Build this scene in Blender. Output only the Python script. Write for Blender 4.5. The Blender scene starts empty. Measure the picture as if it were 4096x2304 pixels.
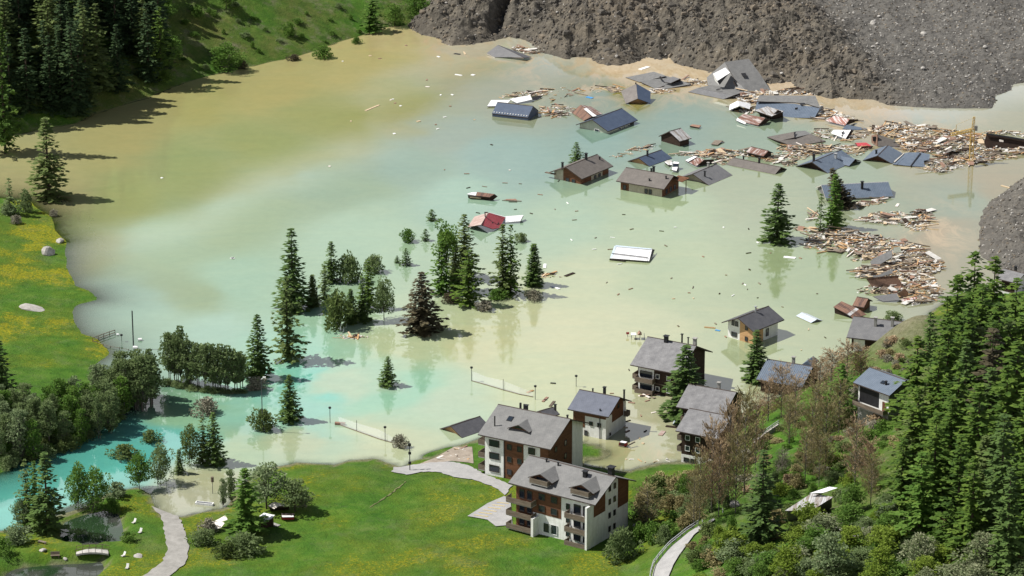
import bpy, bmesh, math, random
import numpy as np
from mathutils import Vector, Matrix
R = math.radians
SC = bpy.context.scene
COL = SC.collection
rnd = random.Random(7)

# ------------------------------------------------------------------ camera
CAM_H, PITCH, F = 263.0, R(19.0), 13306.0          # metres, downward pitch, focal length in pixels of a 4096 wide frame
cd = bpy.data.cameras.new('camera'); cam = bpy.data.objects.new('camera', cd); COL.objects.link(cam)
cam.location = (0, 0, CAM_H); cam.rotation_euler = (R(90) - PITCH, 0, 0)
cd.sensor_width = 36; cd.lens = F / 4096 * 36; cd.clip_start = 5; cd.clip_end = 12000
SC.camera = cam

# ------------------------------------------------------------------ light
SUN_EL, SUN_AZ = R(53), R(172)     # direction towards the sun: azimuth counter-clockwise from +X
w = bpy.data.worlds.new('World'); SC.world = w; w.use_nodes = True
wn = w.node_tree; bg = wn.nodes['Background']
sky = wn.nodes.new('ShaderNodeTexSky'); sky.sky_type = 'NISHITA'; sky.sun_disc = False
sky.sun_elevation = SUN_EL; sky.sun_rotation = R(90) - SUN_AZ; sky.altitude = 1500
sky.air_density = 1.0; sky.dust_density = 1.5
# unseen low cloud band, added to whiten and brighten the sky mirrored in the lake
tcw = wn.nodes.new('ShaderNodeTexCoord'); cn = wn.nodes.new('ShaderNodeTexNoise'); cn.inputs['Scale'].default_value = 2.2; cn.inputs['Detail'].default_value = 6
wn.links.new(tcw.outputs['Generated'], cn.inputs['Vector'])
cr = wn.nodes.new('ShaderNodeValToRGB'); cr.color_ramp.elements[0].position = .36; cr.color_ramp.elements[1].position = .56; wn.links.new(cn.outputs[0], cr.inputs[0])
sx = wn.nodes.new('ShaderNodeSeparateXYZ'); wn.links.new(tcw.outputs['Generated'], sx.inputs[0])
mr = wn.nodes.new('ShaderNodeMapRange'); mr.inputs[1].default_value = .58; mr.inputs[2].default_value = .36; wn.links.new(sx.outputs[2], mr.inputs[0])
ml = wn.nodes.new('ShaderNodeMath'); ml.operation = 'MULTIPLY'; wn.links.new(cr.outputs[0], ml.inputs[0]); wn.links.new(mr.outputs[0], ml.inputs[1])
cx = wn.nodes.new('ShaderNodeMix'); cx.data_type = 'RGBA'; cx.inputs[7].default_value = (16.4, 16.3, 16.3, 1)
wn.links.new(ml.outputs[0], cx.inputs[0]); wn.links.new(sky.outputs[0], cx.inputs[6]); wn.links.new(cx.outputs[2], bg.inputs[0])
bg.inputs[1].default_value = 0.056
sd = bpy.data.lights.new('sun', 'SUN'); so = bpy.data.objects.new('sun', sd); COL.objects.link(so)
sd.energy = 5.0; sd.angle = R(0.55); sd.color = (1.0, 0.97, 0.91)
sv = Vector((math.cos(SUN_EL) * math.cos(SUN_AZ), math.cos(SUN_EL) * math.sin(SUN_AZ), math.sin(SUN_EL)))
so.rotation_euler = sv.to_track_quat('Z', 'Y').to_euler()
so.location = (-200, 700, 400)
vs = SC.view_settings; vs.view_transform = 'Standard'; vs.look = 'None'; vs.exposure = 0.54; vs.gamma = 1
SC.cycles.max_bounces = 6; SC.cycles.transparent_max_bounces = 12
SC.cycles.diffuse_bounces = 2; SC.cycles.glossy_bounces = 3

# ------------------------------------------------------------------ picture <-> place
CP, SP = math.cos(PITCH), math.sin(PITCH)
CROPS = dict(A=(0,0,1.8117), B=(1100,0,1.8117), C=(1800,150,1.9845), D=(2500,150,2.4156), E=(3200,300,2.4152), F=(2900,0,2.1538),
             G=(0,700,1.811), H=(900,800,2.415), I=(1500,800,2.415), J=(2900,700,2.0702), K=(0,1500,1.8022), L=(700,1500,1.802),
             M=(1650,1500,1.802), N=(2200,1250,1.932), O=(2500,1300,2.415), Q=(2500,1700,2.3989), R=(3200,1100,2.0703),
             S=(3100,1650,2.2159), T=(1600,0,2.8622), U=(2540,1950,4.0933), V=(0,1300,2.3373), W=(780,1980,5.3667),
             X=(1780,1440,5.3667), Y=(3780,440,5.575), Z=(0,0,0.62891), XA=(2380,1680,10.733), XB=(2380,940,8.587),
             XC=(1820,740,7.244), XD=(360,1220,7.244), XE=(2440,1300,8.05), XF=(2640,580,12.075))
def px(c, x, y):
    """survey sheet coordinates -> frame pixel"""
    x0, y0, s = CROPS[c]
    return x0 + x / s, y0 + y / s
def ray(u, v):
    a, b = (u - 2048) / F, -(v - 1152) / F
    return Vector((a, CP + b * SP, -SP + b * CP))
def P(u, v, z=0.0):
    d = ray(u, v); t = (z - CAM_H) / d.z
    return Vector((d.x * t, d.y * t, z))
def Pc(c, x, y, z=0.0): return P(*px(c, x, y), z)
def ZP(pts): return np.array([P(x / .62891, y / .62891)[:2] for x, y in pts])
def proj(x, y, z):
    """world -> frame pixel (numpy)"""
    dz = z - CAM_H
    dep = y * CP - dz * SP; up = y * SP + dz * CP
    return 2048 + F * x / dep, 1152 - F * up / dep

# ------------------------------------------------------------------ noise
def vnoise(x, y, seed=0):
    r = np.random.RandomState(seed); tab = r.rand(256, 256)
    xi, yi = np.floor(x).astype(int), np.floor(y).astype(int)
    fx, fy = x - xi, y - yi
    fx = fx * fx * (3 - 2 * fx); fy = fy * fy * (3 - 2 * fy)
    g = lambda i, j: tab[(xi + i) & 255, (yi + j) & 255]
    return (g(0,0) * (1-fx) + g(1,0) * fx) * (1-fy) + (g(0,1) * (1-fx) + g(1,1) * fx) * fy
def fbm(x, y, sc, oc=4, seed=0, ridged=False):
    s = 0; a = 1; tot = 0
    for o in range(oc):
        n = vnoise(x / sc + 13.7 * o, y / sc + 7.1 * o, seed + o)
        if ridged: n = 1 - np.abs(2 * n - 1)
        s = s + a * n; tot += a; a *= .5; sc *= .5
    return s / tot

# ------------------------------------------------------------------ the lie of the land
HILL = ZP([(-3000,420),(-400,400),(0,345),(139,318),(194,310),(236,286),(257,280),(368,246),(434,219),(462,208),(538,187),(618,170),(692,153),(755,139),
           (824,115),(914,87),(970,68),(1022,64),(1060,40),(1075,0),(1130,-60),(1500,-500),(1750,-900),(-6000,-900)])
DEB = ZP([(1022,64),(1033,73),(1061,88),(1094,94),(1116,108),(1138,114),(1178,112),(1226,105),(1281,93),(1307,97),(1336,105),(1362,132),(1391,138),
          (1424,149),(1446,143),(1490,145),(1512,160),(1556,164),(1596,157),(1622,141),(1658,149),(1684,144),(1708,162),(1788,182),(1937,211),(1989,204),
          (2015,224),(2054,240),(2093,248),(2114,243),(2135,249),(2195,250),(2234,264),(2273,267),(2377,273),(2494,273),(2507,254),(2507,241),(2546,225),
          (2546,212),(2576,207),(3000,150),(6000,-100),(6000,-900),(1300,-900),(1250,-500),(1100,-60),(1075,0),(1060,40)])
DEB2 = ZP([(3400,300),(2576,449),(2494,504),(2481,519),(2466,548),(2456,577),(2462,622),(2474,653),(2492,674),(2540,740),(2620,790),(3400,790)])
LEFT = ZP([(-3000,440),(-100,490),(20,500),(73,506),(104,530),(128,544),(139,579),(167,607),(165,635),(163,673),(177,694),(194,718),(226,732),(243,753),
           (194,767),(184,787),(188,815),(208,840),(243,853),(274,892),(257,906),(240,918),(290,955),(345,985),(330,1010),(250,1040),(190,1070),(110,1105),(60,1150),(0,1190),(-500,1330),(-3000,1600)])
RSHORE = [(1764,1163),(1800,1120),(1850,1070),(1890,1035),(1960,1000),(2060,960),(2130,905),(2230,880),(2330,800),(2400,745),(2480,725),(2576,785),(3400,800)]
BOT = ZP([(-3000,2000),(-500,1480),(0,1336),(80,1331),(100,1310),(165,1290),(225,1270),(270,1240),(307,1233),(349,1226),(377,1243),(384,1278),(408,1296),
          (450,1303),(502,1292),(566,1278),(600,1230),(650,1190),(700,1175),(730,1170),(747,1163),(841,1170),(876,1160),(946,1153),(1016,1177),(1037,1160),
          (1090,1150),(1140,1125),(1190,1108),(1250,1085),(1400,1095),(1453,1112),(1500,1120),(1536,1141),(1515,1153),(1470,1158),(1462,1170),(1540,1183),
          (1579,1188),(1618,1175),(1660,1165),(1716,1163)] + RSHORE + [(4000,2600),(-4000,2600)])
RHILL = ZP(RSHORE + [(4000,2600),(1450,2600),(1570,1449),(1660,1250)])
ISLE = ZP([(1060,1150),(1075,1140),(1110,1130),(1141,1120),(1132,1140),(1100,1152)])
ISLE2 = ZP([(780,1265/1.449),(800,760),(900,740),(990,760),(1020,800),(960,830),(840,815)])
POND = np.array([Pc('K', x, y)[:2] for x, y in [(770,980),(850,1010),(872,1080),(884,1150),(860,1200),(780,1222),(640,1232),(540,1222),(450,1185),(440,1120),(480,1060),(560,1030),(660,1000)]])
POND2 = np.array([Pc('K', x, y)[:2] for x, y in [(10,1470),(100,1405),(250,1385),(420,1372),(620,1362),(725,1352),(745,1400),(680,1460),(500,1560),(200,1600)]])

def sdist(poly, x, y):
    """signed distance to a polygon, positive inside (numpy)"""
    d2 = np.full(x.shape, 1e12); ins = np.zeros(x.shape, bool)
    n = len(poly)
    for i in range(n):
        ax, ay = poly[i]; bx, by = poly[(i + 1) % n]
        ex, ey = bx - ax, by - ay
        L = ex * ex + ey * ey + 1e-9
        t = np.clip(((x - ax) * ex + (y - ay) * ey) / L, 0, 1)
        dx, dy = x - ax - t * ex, y - ay - t * ey
        d2 = np.minimum(d2, dx * dx + dy * dy)
        c = ((ay > y) != (by > y))
        xi = ax + (y - ay) / (ey if abs(ey) > 1e-12 else 1e-12) * ex
        ins ^= c & (x < xi)
    return np.where(ins, 1, -1) * np.sqrt(d2)

KNOLL = Pc('Z', 2296, 935)
def land(x, y):
    """height of the ground and what grows on it"""
    x = np.asarray(x, float); y = np.asarray(y, float)
    wob = (fbm(x, y, 9, 3, 5) - .5) * 3.0
    n1 = fbm(x, y, 30, 4, 11) - .5
    n2 = fbm(x, y, 6, 3, 23) - .5
    dH = sdist(HILL, x, y) + wob * .4; dL = sdist(LEFT, x, y) + wob * .5; dB = sdist(BOT, x, y) + wob * .35
    dR = sdist(RHILL, x, y); dI = sdist(ISLE, x, y); dD = sdist(DEB, x, y); dD2 = sdist(DEB2, x, y)
    lake = lambda d, s: np.maximum(d * s, -5)
    hH = np.where(dH > 0, dH * .5 + n1 * np.minimum(dH, 30) * .25 + n2 * np.minimum(dH, 10) * .12, lake(dH, .5))
    hH = np.where(hH > 240, 240 + (hH - 240) * .35, hH)
    hL = np.where(dL > 0, np.minimum(dL * .07, 2) + dL * .03 + n1 * np.minimum(dL, 20) * .08, lake(dL, .07))
    hB = np.where(dB > 0, np.minimum(dB * .12, 1.2) + np.minimum(dB, 120) * .02 + n1 * np.minimum(dB, 20) * .06, lake(dB, .11))
    hill = np.where(dR > 0, 46 * np.tanh(np.maximum(dR, 0) * .40 / 46) + n1 * np.minimum(np.maximum(dR, 0), 25) * .22 + n2 * np.minimum(np.maximum(dR, 0), 8) * .12, 0)
    hB = hB + np.maximum(hill, 0)
    hB = hB + 6.0 * np.exp(-(((x - KNOLL.x) / 9) ** 2 + ((y - KNOLL.y) / 11) ** 2))
    for pd in (POND, POND2):
        dp = sdist(pd, x, y)
        hB = np.where(dp > -2.2, np.minimum(hB, np.maximum(-dp * .6 - .15, -1.2)), hB)
    az = x / np.maximum(y, 1)                            # mountains closing the valley behind, seen only mirrored in the lake
    crest = np.interp(az, [-.35, -.124, -.034, .0134, .040, .16], [300, 268, 201, 165, 112, 80]) + (fbm(x, y, 60, 3, 19) - .5) * 14
    hH = np.maximum(hH, crest * np.clip((y - 1230) / 370, 0, 1) - 5)
    hI = np.where(dI > 0, dI * .1, lake(dI, .12))
    hD = np.where(dD > 4, -.5, -5) * np.ones_like(x)
    h = np.maximum.reduce([hH, hL, hB, hI, np.full(x.shape, -5.0)])
    kind = np.argmax(np.stack([hH, hL, hB, hI]), axis=0)
    return h, kind, dict(H=dH, L=dL, B=dB, R=dR, D=dD, D2=dD2)
def gz(x, y): return float(gheight(np.array([x]), np.array([y]))[0])
def PT(u, v):
    """pixel -> point on the ground or on the water, by marching the sight line"""
    d = ray(u, v); y0, y1 = 430., 1400.
    for n in (200, 40, 24):                              # coarse to fine
        t = np.linspace(y0, y1, n) / d.y
        X, Y, Zr = d.x * t, d.y * t, CAM_H + d.z * t
        h = np.maximum(gheight(X, Y), 0)
        k = int(np.argmax(Zr < h))
        if k == 0: return P(u, v, 0)
        y0, y1 = Y[k-1], Y[k]
    a, b = Zr[k-1] - h[k-1], h[k] - Zr[k]
    f = a / max(a + b, 1e-6)
    return Vector((X[k-1] + f * (X[k] - X[k-1]), Y[k-1] + f * (Y[k] - Y[k-1]), max(0, h[k-1] + f * (h[k] - h[k-1]))))
def PTc(c, x, y): return PT(*px(c, x, y))

# ------------------------------------------------------------------ materials
def lin(c):
    f = lambda v: v / 12.92 if v <= .04045 else ((v + .055) / 1.055) ** 2.4
    return tuple(f(v / 255 if max(c) > 1.0 else v) for v in c)
class NT:
    """small helper to wire shader nodes"""
    def __init__(s, name):
        s.m = bpy.data.materials.new(name); s.m.use_nodes = True
        s.t = s.m.node_tree; s.n = s.t.nodes; s.b = s.n['Principled BSDF']; s.out = s.n['Material Output']
    def new(s, t, **k):
        n = s.n.new('ShaderNode' + t)
        for a, v in k.items(): setattr(n, a, v)
        return n
    def ln(s, a, b): s.t.links.new(a, b)
    def co(s, kind='Object'):
        if not hasattr(s, '_tc'): s._tc = s.new('TexCoord')
        return s._tc.outputs[kind]
    def mapped(s, scale=(1,1,1), rot=(0,0,0), kind='Object'):
        m = s.new('Mapping'); m.inputs['Scale'].default_value = scale; m.inputs['Rotation'].default_value = rot
        s.ln(s.co(kind), m.inputs[0]); return m.outputs[0]
    def noise(s, scale, detail=4, rough=.6, vec=None, dist=0):
        n = s.new('TexNoise'); n.inputs['Scale'].default_value = scale; n.inputs['Detail'].default_value = detail
        n.inputs['Roughness'].default_value = rough; n.inputs['Distortion'].default_value = dist
        s.ln(vec if vec is not None else s.co(), n.inputs['Vector']); return n.outputs[0]
    def ramp(s, fac, stops, interp='LINEAR'):
        r = s.new('ValToRGB'); e = r.color_ramp.elements; r.color_ramp.interpolation = interp
        while len(e) > 1: e.remove(e[-1])
        for i, (p, c) in enumerate(stops):
            q = e[0] if i == 0 else e.new(p)
            q.position = p; q.color = (*c, 1) if len(c) == 3 else c
        s.ln(fac, r.inputs[0]); return r.outputs[0]
    def mix(s, fac, a, b, blend='MIX'):
        n = s.new('Mix', data_type='RGBA', blend_type=blend)
        for sock, v in ((n.inputs[0], fac), (n.inputs[6], a), (n.inputs[7], b)):
            if isinstance(v, (int, float)): sock.default_value = v
            elif isinstance(v, tuple): sock.default_value = (*v, 1) if len(v) == 3 else v
            else: s.ln(v, sock)
        return n.outputs[2]
    def math(s, op, a, b=None, c=None, clamp=False):
        n = s.new('Math', operation=op, use_clamp=clamp)
        for i, v in enumerate((a, b, c)):
            if v is None: continue
            if isinstance(v, (int, float)): n.inputs[i].default_value = v
            else: s.ln(v, n.inputs[i])
        return n.outputs[0]
    def attr(s, name, out='Color'):
        a = s.new('Attribute', attribute_name=name); return a.outputs[out]
    def bump(s, h, strength=.4, dist=.1):
        b = s.new('Bump'); b.inputs['Strength'].default_value = strength; b.inputs['Distance'].default_value = dist
        s.ln(h, b.inputs['Height']); s.ln(b.outputs[0], s.b.inputs['Normal'])
    def base(s, c, rough=.8, spec=.3, metal=0):
        if isinstance(c, tuple): s.b.inputs['Base Color'].default_value = (*c, 1)
        else: s.ln(c, s.b.inputs['Base Color'])
        s.b.inputs['Roughness'].default_value = rough; s.b.inputs['Specular IOR Level'].default_value = spec; s.b.inputs['Metallic'].default_value = metal
        return s.m

def m_ground():
    k = NT('meadow')
    a = k.new('Attribute', attribute_name='mask'); sep = k.new('SeparateColor'); k.ln(a.outputs[0], sep.inputs[0])
    big = k.noise(.035, 5, .65); mid = k.noise(.25, 5, .7); fine = k.noise(2.2, 3, .75)
    g = k.ramp(mid, [(.25, (.028,.088,.010)), (.5, (.056,.142,.014)), (.72, (.098,.186,.024))])
    dry = k.ramp(mid, [(.25, (.044,.072,.013)), (.5, (.080,.106,.022)), (.75, (.135,.130,.042))])
    g = k.mix(k.math('MULTIPLY', sep.outputs[0], k.ramp(big, [(.38,(0,0,0)),(.62,(1,1,1))])), g, dry)
    dens = k.math('MULTIPLY', sep.outputs[1], k.ramp(k.noise(.055, 5, .62), [(.40,(0,0,0)),(.58,(1,1,1))]))
    thr = k.math('SUBTRACT', k.noise(1.5, 5, .85), k.math('MULTIPLY_ADD', dens, -.30, .74))
    ym = k.math('MULTIPLY', thr, 9, clamp=True)
    g = k.mix(k.math('MULTIPLY', dens, .35), g, (.175,.170,.012))
    g = k.mix(k.math('MULTIPLY', ym, .6), g, (.36,.30,.010))
    pale = k.math('MULTIPLY', k.math('SUBTRACT', k.noise(.12, 5, .75), .60, ), 6, clamp=True)
    g = k.mix(k.math('MULTIPLY', pale, .22), g, (.20,.22,.10))
    soil = k.ramp(k.noise(.8, 4, .7), [(.3,(.115,.100,.060)),(.7,(.25,.225,.155))])
    rough = k.math('MULTIPLY', k.math('MULTIPLY', sep.outputs[0], .55), k.ramp(k.noise(.16, 5, .7), [(.52,(0,0,0)),(.66,(1,1,1))]))
    g = k.mix(k.math('MAXIMUM', sep.outputs[2], rough), g, soil)
    g = k.mix(.55, g, k.ramp(fine, [(.25,(.35,.35,.35)),(.75,(1.0,1.0,1.0))]), 'MULTIPLY')
    k.base(g, .95, .1)
    k.bump(k.math('ADD', k.math('MULTIPLY', k.noise(.7,4,.7), 1.2), fine), .9, .35)
    return k.m
def m_debris():
    k = NT('debris')
    mid = k.noise(.12, 6, .7); sm = k.noise(.9, 4, .75)
    c = k.ramp(mid, [(.30,(.078,.070,.058)),(.5,(.132,.118,.096)),(.7,(.195,.170,.132))])
    c = k.mix(k.math('MULTIPLY', k.ramp(k.noise(.03,3,.5), [(.45,(0,0,0)),(.65,(1,1,1))]), .5), c, (.185,.148,.108))
    gy = k.attr('smooth', 'Fac')
    c = k.mix(gy, c, k.ramp(mid, [(.3,(.105,.099,.090)),(.7,(.170,.160,.143))]))
    v = k.new('TexVoronoi'); v.inputs['Scale'].default_value = 1.1; k.ln(k.co(), v.inputs['Vector'])
    st = k.math('MULTIPLY', k.math('LESS_THAN', v.outputs[0], .26), k.ramp(v.outputs[1], [(.86,(0,0,0)),(.9,(1,1,1))]))
    c = k.mix(st, c, (.42,.40,.36))
    c = k.mix(.75, c, k.ramp(sm, [(.3,(.4,.4,.4)),(.7,(1,1,1))]), 'MULTIPLY')
    k.base(c, .95, .1)
    k.bump(k.math('ADD', k.noise(.6,5,.7), k.math('MULTIPLY', sm, .5)), 1.0, .8)
    return k.m
def m_water():
    k = NT('silty_water')
    c = k.attr('silt')  # silt colour, partly toned after what the lake mirrors
    n = k.noise(.055, 6, .66, k.mapped((.6, 1.35, 1), (0, 0, .35)), 1.6); n2 = k.noise(.35, 4, .7)
    c = k.mix(.45, c, k.ramp(n, [(.32,(.82,.90,.90)),(.68,(1.08,1.02,.95))]), 'MULTIPLY')
    c = k.mix(.30, c, k.ramp(n2, [(.3,(.74,.77,.74)),(.7,(1.05,1.05,1.05))]), 'MULTIPLY')
    sc_ = k.ramp(k.noise(.10, 6, .72, k.mapped((1, .45, 1)), 1.6), [(.47,(0,0,0)),(.60,(1,1,1))])
    c = k.mix(k.math('MULTIPLY', k.attr('scum', 'Fac'), sc_), c, (.36,.27,.155))
    k.base(c, .04, .6)
    k.b.inputs['IOR'].default_value = 1.62
    k.bump(k.math('ADD', k.noise(1.6,3,.6), k.math('MULTIPLY', k.noise(.3,2,.5), .6)), .035, .12)
    tr = k.new('BsdfTransparent'); tr.inputs[0].default_value = (.42,.50,.50,1)
    gl = k.new('BsdfGlossy'); gl.inputs['Roughness'].default_value = .04
    fr = k.new('Fresnel'); fr.inputs[0].default_value = 1.34
    clear = k.new('MixShader'); k.ln(fr.outputs[0], clear.inputs[0]); k.ln(tr.outputs[0], clear.inputs[1]); k.ln(gl.outputs[0], clear.inputs[2])
    mx = k.new('MixShader'); k.ln(k.attr('murk', 'Fac'), mx.inputs[0]); k.ln(clear.outputs[0], mx.inputs[1]); k.ln(k.b.outputs[0], mx.inputs[2])
    k.ln(mx.outputs[0], k.out.inputs[0])
    return k.m
def m_gravel(name='gravel', a=(.22,.21,.19), b=(.34,.325,.30)):
    k = NT(name); c = k.ramp(k.noise(.5,5,.7), [(.3,a),(.7,b)])
    c = k.mix(.5, c, k.ramp(k.noise(5,3,.7), [(.3,(.6,.6,.6)),(.7,(1,1,1))]), 'MULTIPLY')
    k.base(c, .9, .2); k.bump(k.noise(4,3,.7), .3, .05); return k.m
MAT = dict(ground=m_ground(), debris=m_debris(), water=m_water(), gravel=m_gravel(), asphalt=m_gravel('asphalt', (.27,.265,.26), (.36,.35,.34)))

def mesh_np(name, verts, faces, mat=None, smooth=False):
    me = bpy.data.meshes.new(name); me.from_pydata(verts, [], faces)
    if mat is not None: me.materials.append(mat)
    if smooth: me.polygons.foreach_set('use_smooth', [True] * len(me.polygons))
    me.update(); return me
def link(name, me, parent=None):
    o = bpy.data.objects.new(name, me); COL.objects.link(o)
    if parent: o.parent = parent
    return o
def grid_faces(nx, ny):
    i = np.arange((nx - 1) * (ny - 1)); r, c = i // (nx - 1), i % (nx - 1); a = r * nx + c
    return np.stack([a, a + 1, a + nx + 1, a + nx], 1).tolist()
def put_attr(me, name, vals, kind='FLOAT'):
    a = me.attributes.new(name, kind, 'POINT')
    if kind == 'FLOAT': a.data.foreach_set('value', np.asarray(vals, np.float32).ravel())
    else:
        v = np.ones((len(vals), 4), np.float32); v[:, :3] = vals; a.data.foreach_set('color', v.ravel())
def axis(lo, hi, a, b, fine, coarse):
    g = lambda s, e: list(np.linspace(s, e, max(2, int(abs(e - s) / coarse)), endpoint=False))
    return np.array(g(lo, a) + list(np.arange(a, b, fine)) + g(b, hi) + [hi])

# terrain: one sheet, fine where the photograph looks
gx = axis(-1500, 1500, -175, 185, 1.35, 45); gy = axis(250, 2600, 500, 1150, 1.5, 45)
X, Y = np.meshgrid(gx, gy); X = X.ravel(); Y = Y.ravel()
H, KIND, DD = land(X, Y)
me = mesh_np('terrain', np.stack([X, Y, H], 1).tolist(), grid_faces(len(gx), len(gy)), MAT['ground'], True)
HG = H.reshape(len(gy), len(gx))
def gheight(x, y):
    """height of the terrain sheet, read off its own grid"""
    x = np.clip(x, gx[0], gx[-1] - 1e-3); y = np.clip(y, gy[0], gy[-1] - 1e-3)
    i = np.searchsorted(gx, x, 'right') - 1; j = np.searchsorted(gy, y, 'right') - 1
    fx = (x - gx[i]) / (gx[i+1] - gx[i]); fy = (y - gy[j]) / (gy[j+1] - gy[j])
    return (HG[j, i] * (1-fx) + HG[j, i+1] * fx) * (1-fy) + (HG[j+1, i] * (1-fx) + HG[j+1, i+1] * fx) * fy
msk = np.zeros((len(X), 3))
msk[:, 0] = np.where(KIND == 0, 1, np.where(DD['R'] > 3, .75, .30))
msk[:, 1] = np.where(KIND == 1, 1.0, np.where((KIND == 2) & (DD['R'] < 8), .80, np.where(KIND == 2, .12, 0)))
msk[:, 2] = np.where(H < -.1, .6, 0)
kn = np.exp(-(((X - KNOLL.x) / 13) ** 2 + ((Y - KNOLL.y) / 15) ** 2)); msk[:, 2] = np.maximum(msk[:, 2], np.clip(kn * 1.1 * (.4 + fbm(X, Y, 5, 3, 33)), 0, .85)); msk[:, 0] = np.maximum(msk[:, 0], kn)
tv = proj(X, Y, H)[1] * .62891; msk[:, 1] = np.where((KIND == 1) & (tv > 925), .05, msk[:, 1])
msk[:, 2] = np.where((KIND == 2) & (H > -.1) & (H < .10 + .5 * (fbm(X, Y, 7, 3, 35) - .35)), np.maximum(msk[:, 2], .75), msk[:, 2])
put_attr(me, 'mask', msk, 'FLOAT_COLOR')
link('terrain', me)['kind'] = 'structure'

# the landslide debris: two fans of rock and mud running into the lake
def debris_height(x, y):
    d = sdist(DEB, x, y); d2 = sdist(DEB2, x, y)
    wob = (fbm(x, y, 7, 3, 41) - .5) * 5
    u, v = proj(x, y, np.zeros_like(x)); u, v = u * .62891, v * .62891
    front = 1 / (1 + np.exp(((u - (1950 + v * 1.15)) / 28)))         # lumpy ridge of mud left of the smooth gravel flow
    dd = d + wob * .45
    h1 = np.where(dd > 0, 9.0 * (1 - np.exp(-np.maximum(dd, 0) / 14)) + .05 * np.maximum(dd, 0), dd * .6)
    lump = fbm(x, y, 16, 4, 61, True) - .5
    l2 = fbm(x + 50, y, 5.0, 3, 71, True) - .45
    l3 = fbm(x, y, 1.9, 2, 81) - .5
    a = np.clip(dd / 7, 0, 1)
    hf = h1 + (lump * 4.8 + l2 * 3.6 + l3 * 2.4) * a
    gully = np.exp(-(((u - 1290 - (30 - v) * .75) / 16) ** 2)) * np.clip((v + 40) / 60, 0, 1)
    hf = hf - gully * 7.5 * np.clip(dd / 12, 0, 1)
    dq = d + wob * .3
    hs = np.where(dq > 0, 2.6 * (1 - np.exp(-np.maximum(dq, 0) / 6)) + .045 * np.maximum(dq, 0) + (lump * 1.6 + l2 * 1.0 + l3 * .9) * np.clip(dq / 6, 0, 1), dq * .6)
    hm = np.where(d > -12, front * hf + (1 - front) * hs, -9)
    q = d2 + wob * .75
    h2 = np.where(q > 0, 3.2 * (1 - np.exp(-np.maximum(q, 0) / 7)) + .03 * np.maximum(q, 0) + (lump * 1.2 + l2 * 1.1 + l3 * .9) * np.clip(q / 5, 0, 1), q * .6)
    return np.maximum(np.maximum(hm, h2), -3), np.where(h2 > hm, .75, 1 - front)
dx = axis(-60, 600, -42, 205, .62, 25); dy = axis(640, 1700, 655, 1150, .8, 25)
X, Y = np.meshgrid(dx, dy); X = X.ravel(); Y = Y.ravel()
DHT, SM = debris_height(X, Y)
me = mesh_np('landslide_debris', np.stack([X, Y, DHT], 1).tolist(), grid_faces(len(dx), len(dy)), MAT['debris'], False)
put_attr(me, 'smooth', SM)
bm = bmesh.new(); bm.from_mesh(me)                      # drop what lies under the lake
bmesh.ops.delete(bm, geom=[f for f in bm.faces if max(v.co.z for v in f.verts) < -1.2], context='FACES'); bm.to_mesh(me); bm.free()
link('landslide_debris', me)['kind'] = 'structure'

# the lake: silt colours with tones of the mirrored hill and sky mixed in
SILT_MIRROR = [(100,420,178,176,125),(300,350,176,172,118),(500,260,172,168,112),(700,220,180,172,118),(900,150,186,176,122),(1000,110,190,178,130),(1150,150,191,185,158),
 (300,500,160,168,115),(500,450,158,168,118),(700,380,160,168,115),(850,300,165,168,115),(1000,280,182,182,142),(60,480,180,175,128),
 (200,600,168,176,130),(400,600,174,198,168),(600,550,174,195,163),(800,480,169,192,168),(1000,400,167,192,178),(1200,380,169,195,188),(1100,330,174,190,178),
 (1300,400,172,198,191),(1500,330,169,195,188),(1700,330,172,192,183),(1900,340,174,192,178),(1500,240,174,188,178),(1350,180,187,190,173),(1250,230,181,186,168),
 (300,750,179,210,193),(450,720,171,192,161),(600,700,179,210,188),(500,820,187,218,203),(900,600,189,215,193),(1150,480,184,213,198),(1400,560,194,216,195),
 (1650,560,197,214,188),(1900,480,189,200,178),(2100,430,181,195,178),(2400,500,177,188,175),(2400,600,183,184,169),(2250,550,179,190,173),(2450,330,187,188,168),
 (2350,290,181,188,173),(1450,720,214,222,193),(1700,700,199,213,185),(2000,700,184,200,173),(1900,850,199,210,183),(1400,850,222,225,195),(1200,900,222,225,193),
 (1600,830,217,222,193),(1000,900,214,225,195),(850,930,195,226,205),(900,1000,185,226,205),(1100,1000,207,226,205),(980,960,185,226,205),(760,1030,181,228,216),(700,1100,209,220,195),(950,1120,217,225,198),
 (1300,950,219,226,195),(1500,960,219,224,193),(600,1000,184,228,212),(450,1020,181,220,194),(650,960,188,226,198),(400,1090,151,217,212),(330,1150,141,212,208),
 (220,1170,144,214,206),(50,1280,146,218,210),(0,1300,144,214,206),(800,950,166,228,216),(870,960,205,226,205),(560,1130,194,215,188),(480,1210,209,212,187),(430,1260,205,208,191),
 (1600,1080,209,210,188),(1600,1140,199,202,173),(1700,1100,207,210,188),(1600,172,222,204,173),(1700,190,222,204,173),(1950,226,219,200,171),(2150,262,205,192,165),
 (2250,330,199,190,171),(2350,592,195,182,163),(640,1060,181,217,202),(700,960,166,226,212),(1500,215,184,185,163),(1560,245,172,170,130),(2500,470,189,182,163)]
wx = axis(-900, 900, -180, 190, 1.6, 60); wy = axis(480, 1500, 520, 1120, 1.8, 60)
X, Y = np.meshgrid(wx, wy); X = X.ravel(); Y = Y.ravel()
HW, KW, _ = land(X, Y)
U, V = proj(X, Y, np.zeros_like(X)); U *= .62891; V *= .62891
U0, V0 = U.copy(), V.copy()
turq = np.exp(-(((U - 700) / 330) ** 2 + ((V - 1000) / 150) ** 2))
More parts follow.
